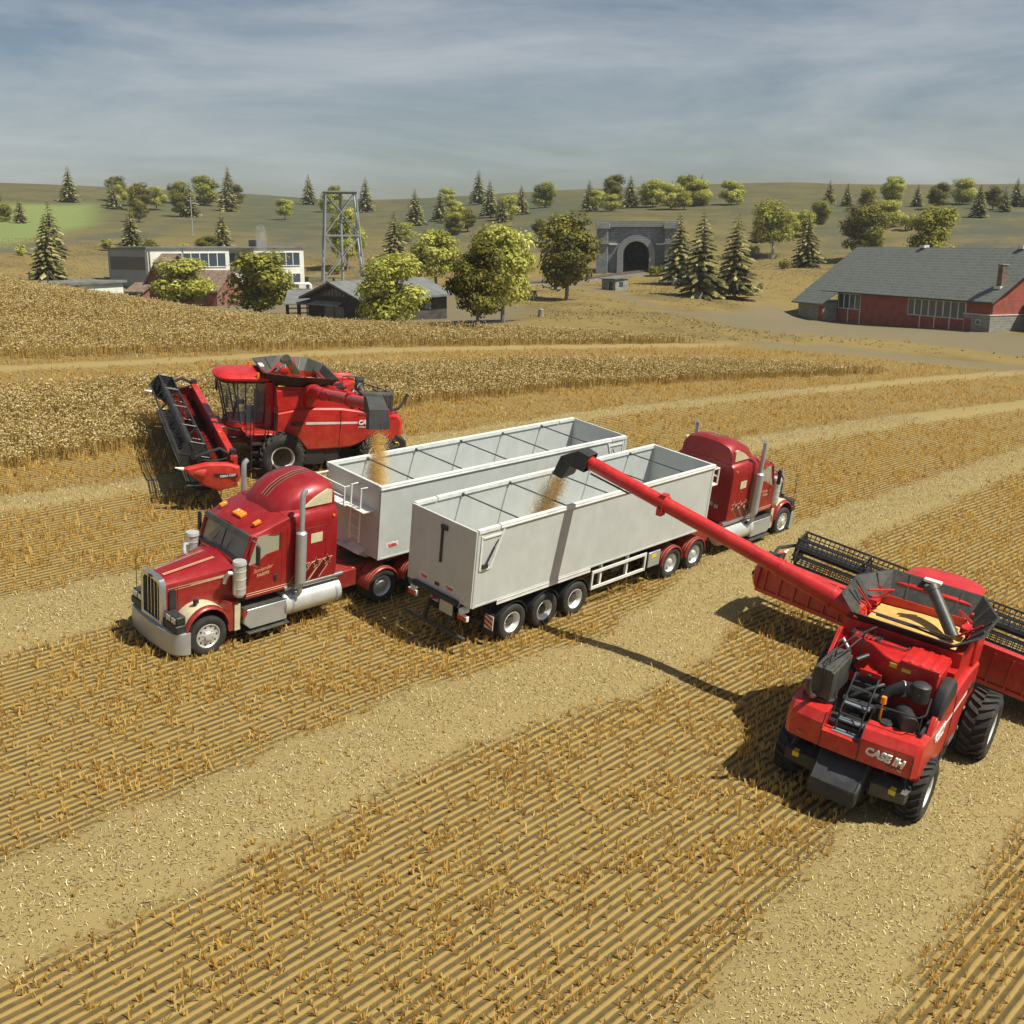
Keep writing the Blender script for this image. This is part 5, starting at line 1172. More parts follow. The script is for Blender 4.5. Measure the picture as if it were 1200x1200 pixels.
for i, (k, px, py, hpx, wsc, lab) in enumerate([
    ('light', 232, 352, 56, 1.5, 'yellow-green tree in front of the brown-roofed farmhouse'), ('mid', 316, 372, 78, 1.45, 'rounded olive-green tree hiding the middle of the factory'), ('light', 467, 380, 86, 1.2, 'light green tree in front of the dark wooden shed'),
    ('light2', 511, 338, 68, 1.15, 'pale green tree behind the right end of the wooden shed'), ('dark', 560, 385, 98, .95, 'dark brown-green tree with a bare grey trunk, nearest the field edge'), ('light2', 589, 377, 112, .95, 'tall bright green tree just right of the dark tree'),
    ('dark', 664, 352, 96, 1.05, 'olive tree with a grey trunk standing alone left of the tunnel'), ('light2', 407, 316, 70, .8, 'tree behind the legs of the lattice tower'), ('birch', 905, 302, 66, 1.1, 'tree with a forked white trunk behind the third spruce'),
    ('dark', 1010, 306, 62, 1.25, 'dark tree above the middle of the barn ridge'), ('mid', 1095, 310, 62, 1.1, 'green tree above the right part of the barn ridge'), ('dark', 175, 330, 46, 1.2, 'dark round tree at the left end of the factory'),
    ('dark', 243, 304, 26, 1.6, 'low dark tree behind the factory roof, under the spruce'), ('light', 1040, 266, 30, 1.3, 'far light tree on the slope behind the barn')]):
    P = gp(px, py) if k != 'x' else None
    Dt = {0: (136, 303), 1: (128, 299), 2: (104, 298)}.get(i)
    if Dt: P = gd(px, Dt[0])
    o = bt[k] if k not in used else copy_tree(bt[k]); used.add(k); s = (pt_at(px, Dt[1], Dt[0])[2] - P.z if Dt else hpx * dist(P)) / 10; seat(o, P, s, i * .9); o.scale = (s * wsc, s * wsc, s); tag(o, lab, 'tree', G_BT)
bu = [bush('light', 3, 2.4, 2), bush('mid', 3, 2.4, 3), bush('dark', 3, 2.2, 4)]
for i, (px, py, wpx, lab) in enumerate([(26, 300, 20, 'light bush left of the two big spruces'), (127, 294, 20, 'small light bush between the spruces above the factory'), (886, 346, 22, 'bush at the right foot of the third spruce'), (769, 323, 20, 'dark bush at the foot of the tunnel wall'), (918, 315, 18, 'dark bush left of the lone spruce'), (212, 299, 20, 'grey-green bush behind the factory roof'),
    (884, 300, 18, 'light bush high beside the spruces right of the tunnel'), (392, 322, 18, 'dark bush behind the lattice tower'), (800, 334, 14, 'small bush between the first two spruces'), (1062, 270, 26, 'light bush on the slope above the barn'), (616, 316, 22, 'bush behind the bright green tree')]):
    j = i % 3; o = bu[j] if i < 3 else copy_tree(bu[{3: 2, 4: 2, 7: 2, 8: 1}.get(i, 0)]); P = gp(px, py); seat(o, P, wpx * dist(P) / 3, i); tag(o, lab, 'bush', G_BU)
# more trees dotted over the far slopes
rf_ = random.Random(11)
for i in range(90):
    px = rf_.uniform(-120, 1320); py = rf_.uniform(236, 262) if i % 3 else rf_.uniform(262, 284)
    if 360 < px < 440 or (680 < px < 870 and py > 248) or (980 < px and py > 258) or (py > 262 and 0 < px < 330): py = rf_.uniform(238, 250)
    P = gp(px, py); kd = rf_.random()
    if kd < .45: o = copy_tree((sp0, sp1)[i % 2]); s_ = rf_.uniform(26, 44) * dist(P) / 12; seat(o, P, s_, i); tag(o, 'one of many spruces dotted high over the far slopes', 'spruce', 'spruces over the far slopes')
    else: o = copy_tree(bt[('light', 'mid', 'dark', 'light2')[i % 4]]); s_ = rf_.uniform(18, 32) * dist(P) / 10; seat(o, P, s_, i); o.scale = (s_ * 1.2, s_ * 1.2, s_); tag(o, 'one of many round trees dotted high over the far slopes', 'tree', 'round trees over the far slopes')
# stumps
sm = MB(); sm.lathe([(-.3, .52), (.0, .50), (.15, .42), (1.0, .38), (1.02, .36)], 'z', (0, 0, 0), 14); s0 = thing('tree_stump', 'tmp', 'stump'); sm.build('bark', 'wood', s0)
MB().lathe([(1.02, .40), (1.05, .38), (1.05, .0)], 'z', (0, 0, 0), 14).build('cut_face', 'cream', s0)
for i, (px, py, lab) in enumerate([(626, 349, 'stump left of the lone olive tree, lower one of a pair'), (634, 371, 'nearest tree stump, alone on the brown meadow'), (652, 340, 'stump by the track, just left of the olive tree trunk'), (790, 335, 'stump left of the first spruce'), (820, 350, 'stump at the foot of the middle spruce')]):
    o = s0 if i == 0 else copy_tree(s0); P = gp(px, py); seat(o, P, 8.5 * dist(P) / 1.05, i); o.location.z += .1; tag(o, lab, 'stump', 'tree stumps on the meadow')

# ------------------------------------------------------------------ buildings
def brick(name, c1, c2, mortar, sc, rough=.9, bw=.5, bh=.25, ms=.02):
    m, nt, b = newmat(name); co = objco(nt, 'Object'); sep = nt.nodes.new('ShaderNodeSeparateXYZ'); nt.links.new(co, sep.inputs[0])
    cmb = nt.nodes.new('ShaderNodeCombineXYZ'); nt.links.new(mth(nt, 'ADD', sep.outputs[0], sep.outputs[1]), cmb.inputs[0]); nt.links.new(sep.outputs[2], cmb.inputs[1])
    br = nt.nodes.new('ShaderNodeTexBrick'); nt.links.new(cmb.outputs[0], br.inputs['Vector']); br.inputs['Color1'].default_value = (*c1, 1); br.inputs['Color2'].default_value = (*c2, 1); br.inputs['Mortar'].default_value = (*mortar, 1)
    br.inputs['Scale'].default_value = sc; br.inputs['Brick Width'].default_value = bw; br.inputs['Row Height'].default_value = bh; br.inputs['Mortar Size'].default_value = ms; br.inputs['Bias'].default_value = -.1
    n = noise(nt, 1.7, 5, .7, co); nt.links.new(mixc(nt, mth(nt, 'MULTIPLY', n, .6), br.outputs['Color'], tuple(x * .7 for x in c1)), b.inputs['Base Color']); setin(b, Roughness=rough); bump(nt, b, br.outputs['Fac'], -.4, .05); return m
M['stone'] = brick('stone_wall', (.30, .29, .25), (.16, .16, .15), (.38, .36, .31), .9)
M['portal_stone'] = brick('portal_stone', (.27, .29, .31), (.14, .155, .17), (.07, .075, .08), .8)
M['portal_trim'] = brick('portal_trim', (.32, .33, .33), (.24, .25, .25), (.12, .12, .12), .7)
M['slate'] = brick('slate_roof', (.125, .132, .118), (.088, .095, .086), (.26, .265, .24), 1.1, .8, .9, .35, .016)
M['redwood'] = paint('red_boards', (.36, .085, .055), .8, nscale=1.0, var=.25, dirt=(.12, .05, .04), amt=.6)
M['darkwood'] = paint('dark_boards', (.05, .04, .038), .85, nscale=1.0, var=.3, dirt=(.12, .1, .09), amt=.5)
M['tarroof'] = paint('tar_roof', (.15, .155, .16), .85, nscale=.6, var=.2)
M['plaster'] = paint('white_plaster', (.72, .71, .66), .8, nscale=.4, amt=.15)
M['shadegrey'] = paint('shade_grey_plaster', (.30, .33, .36), .8, nscale=.4)  # bluish grey with the factory wing's shade painted in; also on the tower platform
M['brownroof'] = paint('brown_tiles', (.20, .13, .10), .9, nscale=2, var=.3)
M['greywood'] = paint('weathered_boards', (.26, .26, .25), .9, nscale=1, var=.25)
def frame2(A, B):
    """matrix: x from A to B, y away from the camera, z up; origin A at the lower of the two"""
    A, B = Vector(A), Vector(B); d = B - A; L = math.hypot(d.x, d.y); a = math.atan2(d.y, d.x)
    return Matrix.Translation((A.x, A.y, min(A.z, B.z))) @ Matrix.Rotation(a, 4, 'Z'), L
def windows(p, xs, z0, z1, w, y=-.03, fm='plaster'):
    for x in xs:
        f = MB(); f.box(x, x + w, y, y + .05, z0, z0 + .09); f.box(x, x + w, y, y + .05, z1 - .09, z1); f.box(x, x + .09, y, y + .05, z0 + .09, z1 - .09); f.box(x + w - .09, x + w, y, y + .05, z0 + .09, z1 - .09)
        fr = f.build('window', fm, p); MB().box(x + .09, x + w - .09, y + .02, y + .04, z0 + .09, z1 - .09).build('pane', 'window', fr)

# barn
A, B = gp(980, 376), gp(1130, 387); Mx, L = frame2(A, B); u = L / 1.0
bn = thing('barn', 'long red timber barn on stone footings under a big grey slate roof', 'barn'); bn.matrix_world = Mx
h1, rh, dp = 4.2, 9.6, 15.0; xL, xR = -6.0, L + 4.2
m = MB(); m.box(0, L, 0, dp, -2, h1); m.prism([(0.05, h1), (dp / 2, rh - .3), (dp, h1)], 'x', .05, xR - .3); m.box(L, xR, .0, dp, 2.5, h1 + .02); m.build('timber_wall', 'redwood', bn, smooth=False)
MB().box(L + .05, xR + .1, -.35, dp - .2, -2, 2.48).build('stone_wall', 'stone', bn, smooth=False); MB().box(xL, -.05, -2.2, dp - .5, -2, 2.5).build('stone_wall', 'stone', bn, smooth=False)
m = MB(); m.box(L, xR + .16, -.42, dp - .1, 2.48, 2.56); m.build('white_sill', 'plaster', bn)
k = (rh - h1) / (dp / 2)
def slab(x0, x1, y0, y1, th=.18, xs=None):
    z = lambda y: h1 + k * (y if y <= dp / 2 else dp - y); xa0, xb0 = x0; xa1, xb1 = x1
    return MB().loft([[(xa0, y0, z(y0)), (xb0, y0, z(y0)), (xb0, y0, z(y0) + th), (xa0, y0, z(y0) + th)], [(xa1, y1, z(y1)), (xb1, y1, z(y1)), (xb1, y1, z(y1) + th), (xa1, y1, z(y1) + th)]])
rf = slab((xL - .9, xR + .5), (xL - .9, xR + .5), -.6, dp / 2).build('roof', 'slate', bn, smooth=False)
slab((xL - .9, xR + .5), (xL - .9, xR + .5), dp / 2 + .01, dp + .6).build('rear_roof', 'slate', bn, smooth=False)
# lower catslide part of the roof over the left stone block
zz = lambda y: h1 + k * y
m = MB(); y0, y1 = -2.8, -.61; m.loft([[(xL - .9, y0, zz(y0)), (.3, y0, zz(y0)), (.3, y0, zz(y0) + .16), (xL - .9, y0, zz(y0) + .16)], [(xL - .9, y1, zz(y1)), (.9, y1, zz(y1)), (.9, y1, zz(y1) + .17), (xL - .9, y1, zz(y1) + .17)]]); m.build('catslide_roof', 'slate', bn, smooth=False)
MB().box(xL + 3.0, xR + .5, -.66, -.58, h1 - .42, h1 - .24).build('gutter', 'black', bn)
m = MB(); X0 = xR - 1.6; m.box(X0, X0 + .75, 1.6, 2.3, zz(1.6) - .2, zz(1.6) + 2.6); c = m.build('chimney', 'brownroof', rf, smooth=False); MB().box(X0 - .15, X0 + .9, 1.35, 2.4, zz(1.6) - .05, zz(1.6) + .3).build('chimney_flashing', 'plaster', c); MB().box(X0 - .08, X0 + .83, 1.52, 2.38, zz(1.6) + 2.6, zz(1.6) + 2.72).build('chimney_cap', 'stone', c)
for x in (L * .28, L * .97): MB().box(x, x + .9, dp / 2 - .4, dp / 2 + .4, rh + .1, rh + .45).build('ridge_vent', 'plaster', rf)
unit = L / 19.0
windows(bn, [.25 + unit * .93 * i for i in range(4)], 1.75, 3.75, unit * .92); windows(bn, [L - unit * .98 * (8 - i) for i in range(8)], 1.75, 3.75, unit * .96)
m = MB()
for x in (unit * 1.9, unit * 3.9, L - 6 * unit, L - 4 * unit, L - 2 * unit, L - .05): m.box(x - .07, x + .07, -.07, 0, -1.8, 1.74 if x < L - .1 else 3.9)
m.box(0, L * .22, -.09, 0, 3.76, 3.9); m.box(L - unit * 8, L + .1, -.09, 0, 3.76, 3.9); m.build('door_trim', 'plaster', bn)
for x, y in ((L + .35, -.36), (-1.0, -2.21)): MB().box(x, x + .95, y - .06, y, -.1 - 1.2, 2.0).build('door', 'redwood', bn)
windows(bn, [L + 2.1], 1.35, 1.95, .8, -.4)

# annex at the right picture edge
A, B = gp(1188, 386), gp(1260, 394); Mx, L2 = frame2(A, B); an = thing('stone_annex', 'low stone outbuilding with slate roof right of the barn gable', 'outbuilding'); an.matrix_world = Mx
MB().box(0, L2, 0, 7, -2, 2.7).build('stone_wall', 'stone', an, smooth=False); MB().prism([(-.5, 2.6), (3.5, 6.2), (7.5, 2.6), (7.5, 2.8), (3.5, 6.4), (-.5, 2.8)], 'x', -.3, L2).build('roof', 'slate', an, smooth=False); MB().box(.7, 1.9, -.06, 0, -1, 2.1).build('door', 'redwood', an)

# tunnel portal
P = gp(745, 319); s = dist(P); pt = thing('tunnel_portal', 'grey stone railway tunnel mouth set into the hill', 'tunnel'); pt.matrix_world = Matrix.Translation((P.x, P.y, P.z)) @ Matrix.Rotation(R(-8), 4, 'Z')
r_o, r_i, zs = 22 * s, 15 * s, 20 * s; W2, HT = 46 * s, 51 * s
arc = [(r_i * math.cos(PI * i / 14), zs + r_i * math.sin(PI * i / 14)) for i in range(15)]
m = MB(); L_ = [(r_i, -3)] + arc + [(-r_i, -3)]; O_ = [(W2, -3)] + [(W2 * (1 if i < 3 else max(-1, min(1, 1.4 * math.cos(PI * i / 14)))), HT if 2 <= i <= 12 else zs + (HT - zs) * i / 2 if i < 2 else zs + (HT - zs) * (14 - i) / 2) for i in range(15)] + [(-W2, -3)]
O_ = [(W2, -3), (W2, zs)] + [(W2 * (1 - 2 * i / 12.), HT) for i in range(13)] + [(-W2, zs), (-W2, -3)]
for q in range(len(L_) - 1):
    a, b_, c, d = L_[q], L_[q + 1], O_[q + 1], O_[q]
    m.add([(a[0], 0, a[1]), (b_[0], 0, b_[1]), (c[0], 0, c[1]), (d[0], 0, d[1])], [(0, 1, 2, 3)])
m.add([(-W2, 0, HT), (W2, 0, HT), (W2, 2, HT), (-W2, 2, HT)], [(0, 1, 2, 3)])
m.build('face_wall', 'portal_stone', pt, smooth=False)
m = MB(); m.loft([[(x, -.7 if False else y, z) for x, z in [(r_o, -3)] + [(r_o * math.cos(PI * i / 14), zs + r_o * math.sin(PI * i / 14)) for i in range(15)] + [(-r_o, -3)] + [(-r_i, -3)] + arc[::-1] + [(r_i, -3)]] for y in (-1.0, .02)]); m.build('arch_ring', 'portal_trim', pt, smooth=False)
m = MB(); m.loft([[(x, y, z) for x, z in L_] for y in (-.5, 14)], caps=False, close=False); m.add([(x, 14, z) for x, z in L_], [tuple(range(len(L_)))]); m.build('tunnel_lining', 'portal_stone', pt)
for sg in (-1, 1):
    x0, x1 = sg * W2, sg * (W2 - 13 * s); m = MB(); m.box(x0, x1, -1.6, 0, -3, HT + .3); m.build('pier', 'portal_stone', pt, smooth=False)
    MB().box(x0 + sg * .3, x1 - sg * .3, -1.9, 0, HT * .62, HT * .66).build('ledge', 'portal_trim', pt); MB().box(x0 + sg * .3, x1 - sg * .3, -1.9, 0, HT * .96, HT + .6).build('ledge', 'portal_trim', pt)
    MB().box(x1, sg * r_o * 1.02, -.3, 0, HT * .60, HT * .64).build('string_course', 'plaster', pt)
MB().box(-W2, W2, -.5, 2.2, HT, HT + 1.0).build('coping', 'portal_trim', pt, smooth=False)
# rails
rp = [gp(752, 321), gp(735, 323), gp(700, 327), gp(660, 331), gp(620, 334), gp(570, 337)]
rt = thing('railway_track', 'single rusty railway track running out of the tunnel mouth', 'railway'); rt.location = rp[0]
def off(P, dz, dn):
    out = []
    for i, p in enumerate(P):
        d = (P[min(i + 1, len(P) - 1)] - P[max(i - 1, 0)]); n = Vector((-d.y, d.x, 0)).normalized(); out.append(p + n * dn + Vector((0, 0, dz)) - rp[0])
    return out
def dens_(P, st=2.0):
    o = []
    for a, b_ in zip(P[:-1], P[1:]):
        k_ = max(1, int((b_ - a).length / st)); o += [a.lerp(b_, i / k_) for i in range(k_)]
    o.append(P[-1])
    for p in o: p.z = float(ground_z(np.array([p.x]), np.array([p.y]), False)[0])
    return o
rpd = dens_(rp)
M['rust'] = paint('rusty_steel', (.14, .09, .07), .7); M['ballast'] = paint('ballast', (.17, .155, .14), .95, nscale=8, var=.3)
m = MB(); pr = [(-1.9, -.5), (-1.4, .25), (1.4, .25), (1.9, -.5)]; m.loft([[tuple(off(rpd, b_, a)[i]) for a, b_ in pr] for i in range(len(rpd))]); m.build('ballast_bed', 'ballast', rt)
for sg in (-.75, .75): m = MB(); m.tube([tuple(v) for v in off(rpd, .48, sg)], .09, 4); m.build('rail', 'rust', rt)
m = MB()
for i in range(len(rp) - 1):
    a, b_ = rp[i], rp[i + 1]; nT = int((b_ - a).length / .9)
    for j in range(nT):
        c = a.lerp(b_, j / nT); z = float(ground_z(np.array([c.x]), np.array([c.y]), False)[0]); c = Vector((c.x, c.y, z + .30)) - rp[0]; d = (b_ - a).normalized(); n = Vector((-d.y, d.x, 0)).normalized()
        m.plate(c - n * 1.25 - d * .13, c + n * 1.25 - d * .13, c + n * 1.25 + d * .13, c - n * 1.25 + d * .13, .12)
tag(m.build('sleepers', 'darkwood', rt), kind='stuff')
# small shed by the track
A, B = gp(705, 339), gp(725, 340.5); Mx, Ls = frame2(A, B); sd = thing('track_hut', 'tiny grey wooden hut beside the railway track', 'hut'); sd.matrix_world = Mx @ Matrix.Rotation(R(-14), 4, 'Z'); hs = 13 * dist(A); ds = Ls * .8
m = MB(); m.box(0, Ls, 0, ds, -1, hs); m.build('wall', 'greywood', sd, smooth=False); MB().prism([(-.3, hs * .98), (ds + .3, hs * 1.18), (ds + .3, hs * 1.24), (-.3, hs * 1.04)], 'x', -.3, Ls + .3).build('roof', 'tarroof', sd, smooth=False); MB().box(Ls * .55, Ls * .8, -.05, 0, -.5, hs * .75).build('door', 'darkwood', sd); windows(sd, [Ls * .12], hs * .4, hs * .75, Ls * .22, fm='greywood')
MB().box(Ls, Ls + .05, ds * .3, ds * .6, hs * .35, hs * .75).build('window', 'window', sd)

# dark wooden shed
A, B, C_ = gd(374, 117), gd(430, 111), gd(527, 124); Mx, Lf = frame2(A, B); dl = (Vector(C_) - Vector(B)).length; s = dist(B)
ang = math.atan2((C_ - B).y, (C_ - B).x) - math.atan2((B - A).y, (B - A).x)
ws = thing('wooden_shed', 'dark brown wooden shed with a low grey gable roof and paned gable window', 'shed'); ws.matrix_world = Mx; ws.location.z = B.z
e = Vector((math.cos(ang), math.sin(ang))) * dl
hw_, hr = 27 * s, 43 * s
def Q(u_, v_, z): return (u_ * Lf + v_ * e.x, v_ * e.y, z)
m = MB(); m.loft([[Q(0, v, -2), Q(0, v, hw_), Q(.5, v, hr), Q(1, v, hw_), Q(1, v, -2)] for v in (0, 1)]); m.build('wall', 'darkwood', ws, smooth=False)
m = MB()
for a, b_ in ((-.12, .5), (.5, 1.12)):
    za = lambda u_: hr + .08 - abs(u_ - .5) * 2 * (hr - hw_)
    m.loft([[Q(a, v, za(a)), Q(b_, v, za(b_)), Q(b_, v, za(b_) + .2), Q(a, v, za(a) + .2)] for v in (-.06, 1.03)])
m.build('roof', 'tarroof', ws, smooth=False)
fw_ = MB(); fw_.add([(Lf * .22, -.06, hw_ * 1.06), (Lf * .8, -.06, hw_ * 1.06), (Lf * .5, -.06, hr * .90)], [(0, 1, 2)]); gw = fw_.build('gable_window', 'window', ws)
m = MB(); [m.box(Lf * (.22 + .58 * i / 8) - .03, Lf * (.22 + .58 * i / 8) + .03, -.1, -.07, hw_ * 1.06, hw_ * 1.06 + (hr * .88 - hw_ * 1.06) * (1 - abs(i - 4) / 4.2)) for i in range(1, 8)]; m.box(Lf * .2, Lf * .82, -.12, -.07, hw_ * 1.03, hw_ * 1.07); m.build('glazing_bars', 'darkwood', gw)
MB().add([(Lf * .14, -.05, hw_ * .86), (Lf * .68, -.05, hw_ * .84), (Lf * .72, -1.0, hw_ * .70), (Lf * .10, -1.0, hw_ * .72), (Lf * .14, -.05, hw_ * .82), (Lf * .68, -.05, hw_ * .80), (Lf * .72, -1.0, hw_ * .66), (Lf * .10, -1.0, hw_ * .68)], [(0, 1, 2, 3), (4, 5, 6, 7), (0, 1, 5, 4), (1, 2, 6, 5), (2, 3, 7, 6), (3, 0, 4, 7)]).build('door_canopy', 'greywood', ws)
windows(ws, [Lf * .3, Lf * .5], hw_ * .12, hw_ * .62, Lf * .18, fm='blue_grey')
for v in (.35, .75):
    c = Q(1, v, 0); MB().box(c[0] - .05, c[0] + .08, c[1] - .2, c[1] + .5, hw_ * .35, hw_ * .7).build('side_window', 'blue_grey', ws)
# lean-to beside it
A = gd(349, 117); B = gd(373, 117.5); Mx, Ll = frame2(A, B); lt = thing('lean_to', 'open lean-to on dark posts left of the wooden shed', 'lean-to'); lt.matrix_world = Mx; lt.location.z = ws.location.z; hh_ = 17 * s
MB().loft([[(-.4, -.5, hh_), (Ll + .4, -.5, hh_), (Ll + .4, -.5, hh_ + .12), (-.4, -.5, hh_ + .12)], [(.2, 5, hh_ + 1.2), (Ll + .4, 5, hh_ + 1.2), (Ll + .4, 5, hh_ + 1.32), (.2, 5, hh_ + 1.32)]]).build('roof', 'tarroof', lt, smooth=False)
for x in (0, Ll * .55, Ll):
    for y in (0, 4.6): MB().box(x - .1, x + .1, y - .1, y + .1, -2, hh_ + (0 if y < 1 else 1)).build('post', 'darkwood', lt)
MB().box(0, Ll, .0, .1, .5, .62).box(0, Ll, .0, .1, 1.0, 1.12).build('rail', 'darkwood', lt)

# factory
A, B = gp(196, 352), gp(369, 341); B = gd(369, 193); A = gd(196, 176); Mx, Lw = frame2(A, B); s = dist(B); HF = 44 * s
fc = thing('factory_building', 'long white two-storey factory with ribbon windows and a flat grey roof', 'factory'); fc.matrix_world = Mx; fc.location.z = B.z
X1, X2 = Lw * .50, Lw * .66
m = MB(); m.box(0, X1, 0, 12, -3, HF); m.box(X1, X2, 2.2, 12, -3, HF); m.box(X2, Lw, 0, 12, -3, HF); m.build('wall', 'plaster', fc, smooth=False)
MB().box(-.3, Lw + .3, -.3, 12.3, HF + .003, HF + .25).box(Lw * .72, Lw * .76, 2, 5, HF + .25, HF + 1.3).box(Lw * .78, Lw * .84, 4, 5, HF + .25, HF + .6).build('roof', 'tarroof', fc, smooth=False)
fl = HF / 2
def ribbon(x0, x1, z0, z1, n, y=0):
    w = MB(); w.box(x0, x1, y - .06, y, z0, z1); fr = w.build('window', 'window', fc); b_ = MB(); [b_.box(x0 + (x1 - x0) * i / n - .06, x0 + (x1 - x0) * i / n + .06, y - .12, y - .061, z0, z1) for i in range(n + 1)]; b_.box(x0, x1, y - .14, y - .061, z1, z1 + .12); b_.box(x0, x1, y - .14, y - .061, z0 - .12, z0); b_.build('mullions', 'plaster', fr)
ribbon(X1 * .3, X1 * .95, HF * .56, HF * .88, 6); ribbon(X2 + .6, Lw - .8, HF * .56, HF * .88, 6); ribbon(X1 + .4, X2 - .4, HF * .56, HF * .88, 2, 2.2); ribbon(X1 * .4, X1 * .95, 3 * s, fl - 7 * s, 5); ribbon(Lw * .86, Lw - .8, 3 * s, fl - 7 * s, 2); ribbon(Lw * .8, Lw * .83, 3 * s, fl - 5 * s, 1)
for x in (X1 * .02, X1 * .42, Lw * .80): MB().cyl((x, -.15, 0), (x, -.15, HF), .08, n=6).build('downpipe', 'blue_grey', fc)
# left wing turned away, its shade put into the wall colour
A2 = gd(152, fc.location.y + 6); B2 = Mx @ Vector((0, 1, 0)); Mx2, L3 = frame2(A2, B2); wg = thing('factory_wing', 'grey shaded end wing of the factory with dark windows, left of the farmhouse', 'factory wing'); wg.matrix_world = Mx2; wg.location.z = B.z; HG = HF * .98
MB().box(0, L3, 0, 9, -3, HG).build('wall', 'shadegrey', wg, smooth=False); MB().box(-.3, L3, -.3, 9, HG + .003, HG + .25).build('roof', 'tarroof', wg); MB().box(.6, L3 - .3, -.06, 0, HG * .5, HG * .82).build('window', 'window', wg); MB().box(-.06, 0, .5, 7, HG * .5, HG * .82).build('side_window', 'window', wg)
# low white building behind the crest
A, B = gd(72, 126), gd(166, 140); Mx, Lq = frame2(A, B); lb = thing('white_garage', 'low white garage with a flat dark roof, half hidden by the wheat crest', 'garage'); lb.matrix_world = Mx; s = dist(B); q = pt_at(166, 331, 140); hq = q[2] - lb.location.z
MB().box(0, Lq, 0, 10, -3, hq).build('wall', 'plaster', lb, smooth=False); MB().box(-.4, Lq + .4, -.4, 10.4, hq + .003, hq + .3).build('roof', 'tarroof', lb)
m = MB(); m.tube([(Lq * .47 + Lq * .3 * i / 10, -.05, hq - 18 * s + 8.5 * s * math.sin(PI * i / 10)) for i in range(11)], .12, 5); m.build('arch_trim', 'steel', lb)
MB().box(Lq * .58, Lq * .72, -.08, 0, hq - 16 * s, hq - 10 * s).build('window', 'window', lb); MB().box(Lq * .79, Lq * .82, -.08, 0, hq - 14 * s, hq - 9 * s).build('small_window', 'black', lb); MB().box(Lq * .88, Lq * .99, -.08, 0, -1, hq - 14 * s).build('door', 'blue_grey', lb)
MB().cyl((Lq * .42, -.15, 0), (Lq * .42, -.15, hq), .08, n=6).build('downpipe', 'blue_grey', lb)
M['farm_wall'] = paint('farmhouse_boards', (.24, .10, .07), .85, nscale=1.5, var=.3)
# farmhouse with brown roofs
A = gd(176, 158); B = gd(262, 155); Mx, Lh = frame2(A, B); fh = thing('farmhouse', 'red farmhouse with steep brown tiled roofs behind the yellow-green tree', 'farmhouse'); fh.matrix_world = Mx; s = dist(A); g0 = fh.location.z
zt = lambda px, py, D: pt_at(px, py, D)[2] - g0
def gable(x0, x1, y0, y1, he, hr, ax, nm='wing'):
    w = MB()
    if ax == 'x': w.prism([(y0, -2), (y0, he), ((y0 + y1) / 2, hr), (y1, he), (y1, -2)], 'x', x0, x1)
    else: w.prism([(x0, -2), (x0, he), ((x0 + x1) / 2, hr), (x1, he), (x1, -2)], 'y', y0, y1)
    o = w.build(nm, 'farm_wall', fh, smooth=False); r = MB(); a, b_ = (y0, y1) if ax == 'x' else (x0, x1); mid_ = (a + b_) / 2; ov = .5; k_ = (hr - he) / (mid_ - a)
    r.prism([(a - ov, he - k_ * ov + .05), (mid_, hr + .05), (b_ + ov, he - k_ * ov + .05), (b_ + ov, he - k_ * ov + .3), (mid_, hr + .33), (a - ov, he - k_ * ov + .3)], ax, (x0 if ax == 'x' else y0) - .4, (x1 if ax == 'x' else y1) + .4); r.build('roof', 'brownroof', o, smooth=False)
zz1 = zt(197, 300, 160)
gable(Lh * .12, Lh * .42, 1, 9, zz1 * .42, zz1 * .80, 'y'); gable(Lh * .20, Lh * .34, 3, 7, zz1 * .86, zz1, 'x', 'tower'); gable(Lh * .4, Lh * 1.0, 2, 10, zz1 * .3, zz1 * .66, 'x'); gable(0, Lh * .18, -1, 4, zz1 * .28, zz1 * .42, 'x', 'porch')
MB().box(Lh * .03, Lh * .08, -1.08, -1.0, zz1 * .1, zz1 * .25).box(Lh * .8, Lh * .85, 1.9, 2, zz1 * .1, zz1 * .25).build('window', 'window', fh)
# caravan
P = gd(365, 176); s = dist(P); cv = thing('caravan', 'small white caravan with a brown stripe parked by the factory', 'caravan'); cv.location = P; cv.rotation_euler = (0, 0, R(12)); Lc = 25 * s; Hc = 12.5 * s
ot = [(-.5, .15), (-.48, .9), (-.40, 1.0), (.38, 1.0), (.48, .8), (.5, .3), (.45, .15)]
MB().prism([(x * Lc, .4 + z * Hc) for x, z in ot], 'y', -1.1, 1.1).build('body', 'white', cv, bevel=.12); MB().box(-.46 * Lc, .46 * Lc, -1.12, -1.1, .4 + .36 * Hc, .4 + .46 * Hc).build('stripe', 'brownroof', cv)
MB().box(-.47 * Lc, -.12 * Lc, -1.13, -1.1, .4 + .55 * Hc, .4 + .85 * Hc).build('window', 'window', cv); MB().box(.22 * Lc, .36 * Lc, -1.13, -1.1, .4 + .5 * Hc, .4 + .82 * Hc).build('window', 'window', cv); MB().cyl((.1 * Lc, -1.15, .38), (.1 * Lc, -.9, .38), .38, n=16).build('wheel', 'rubber', cv)
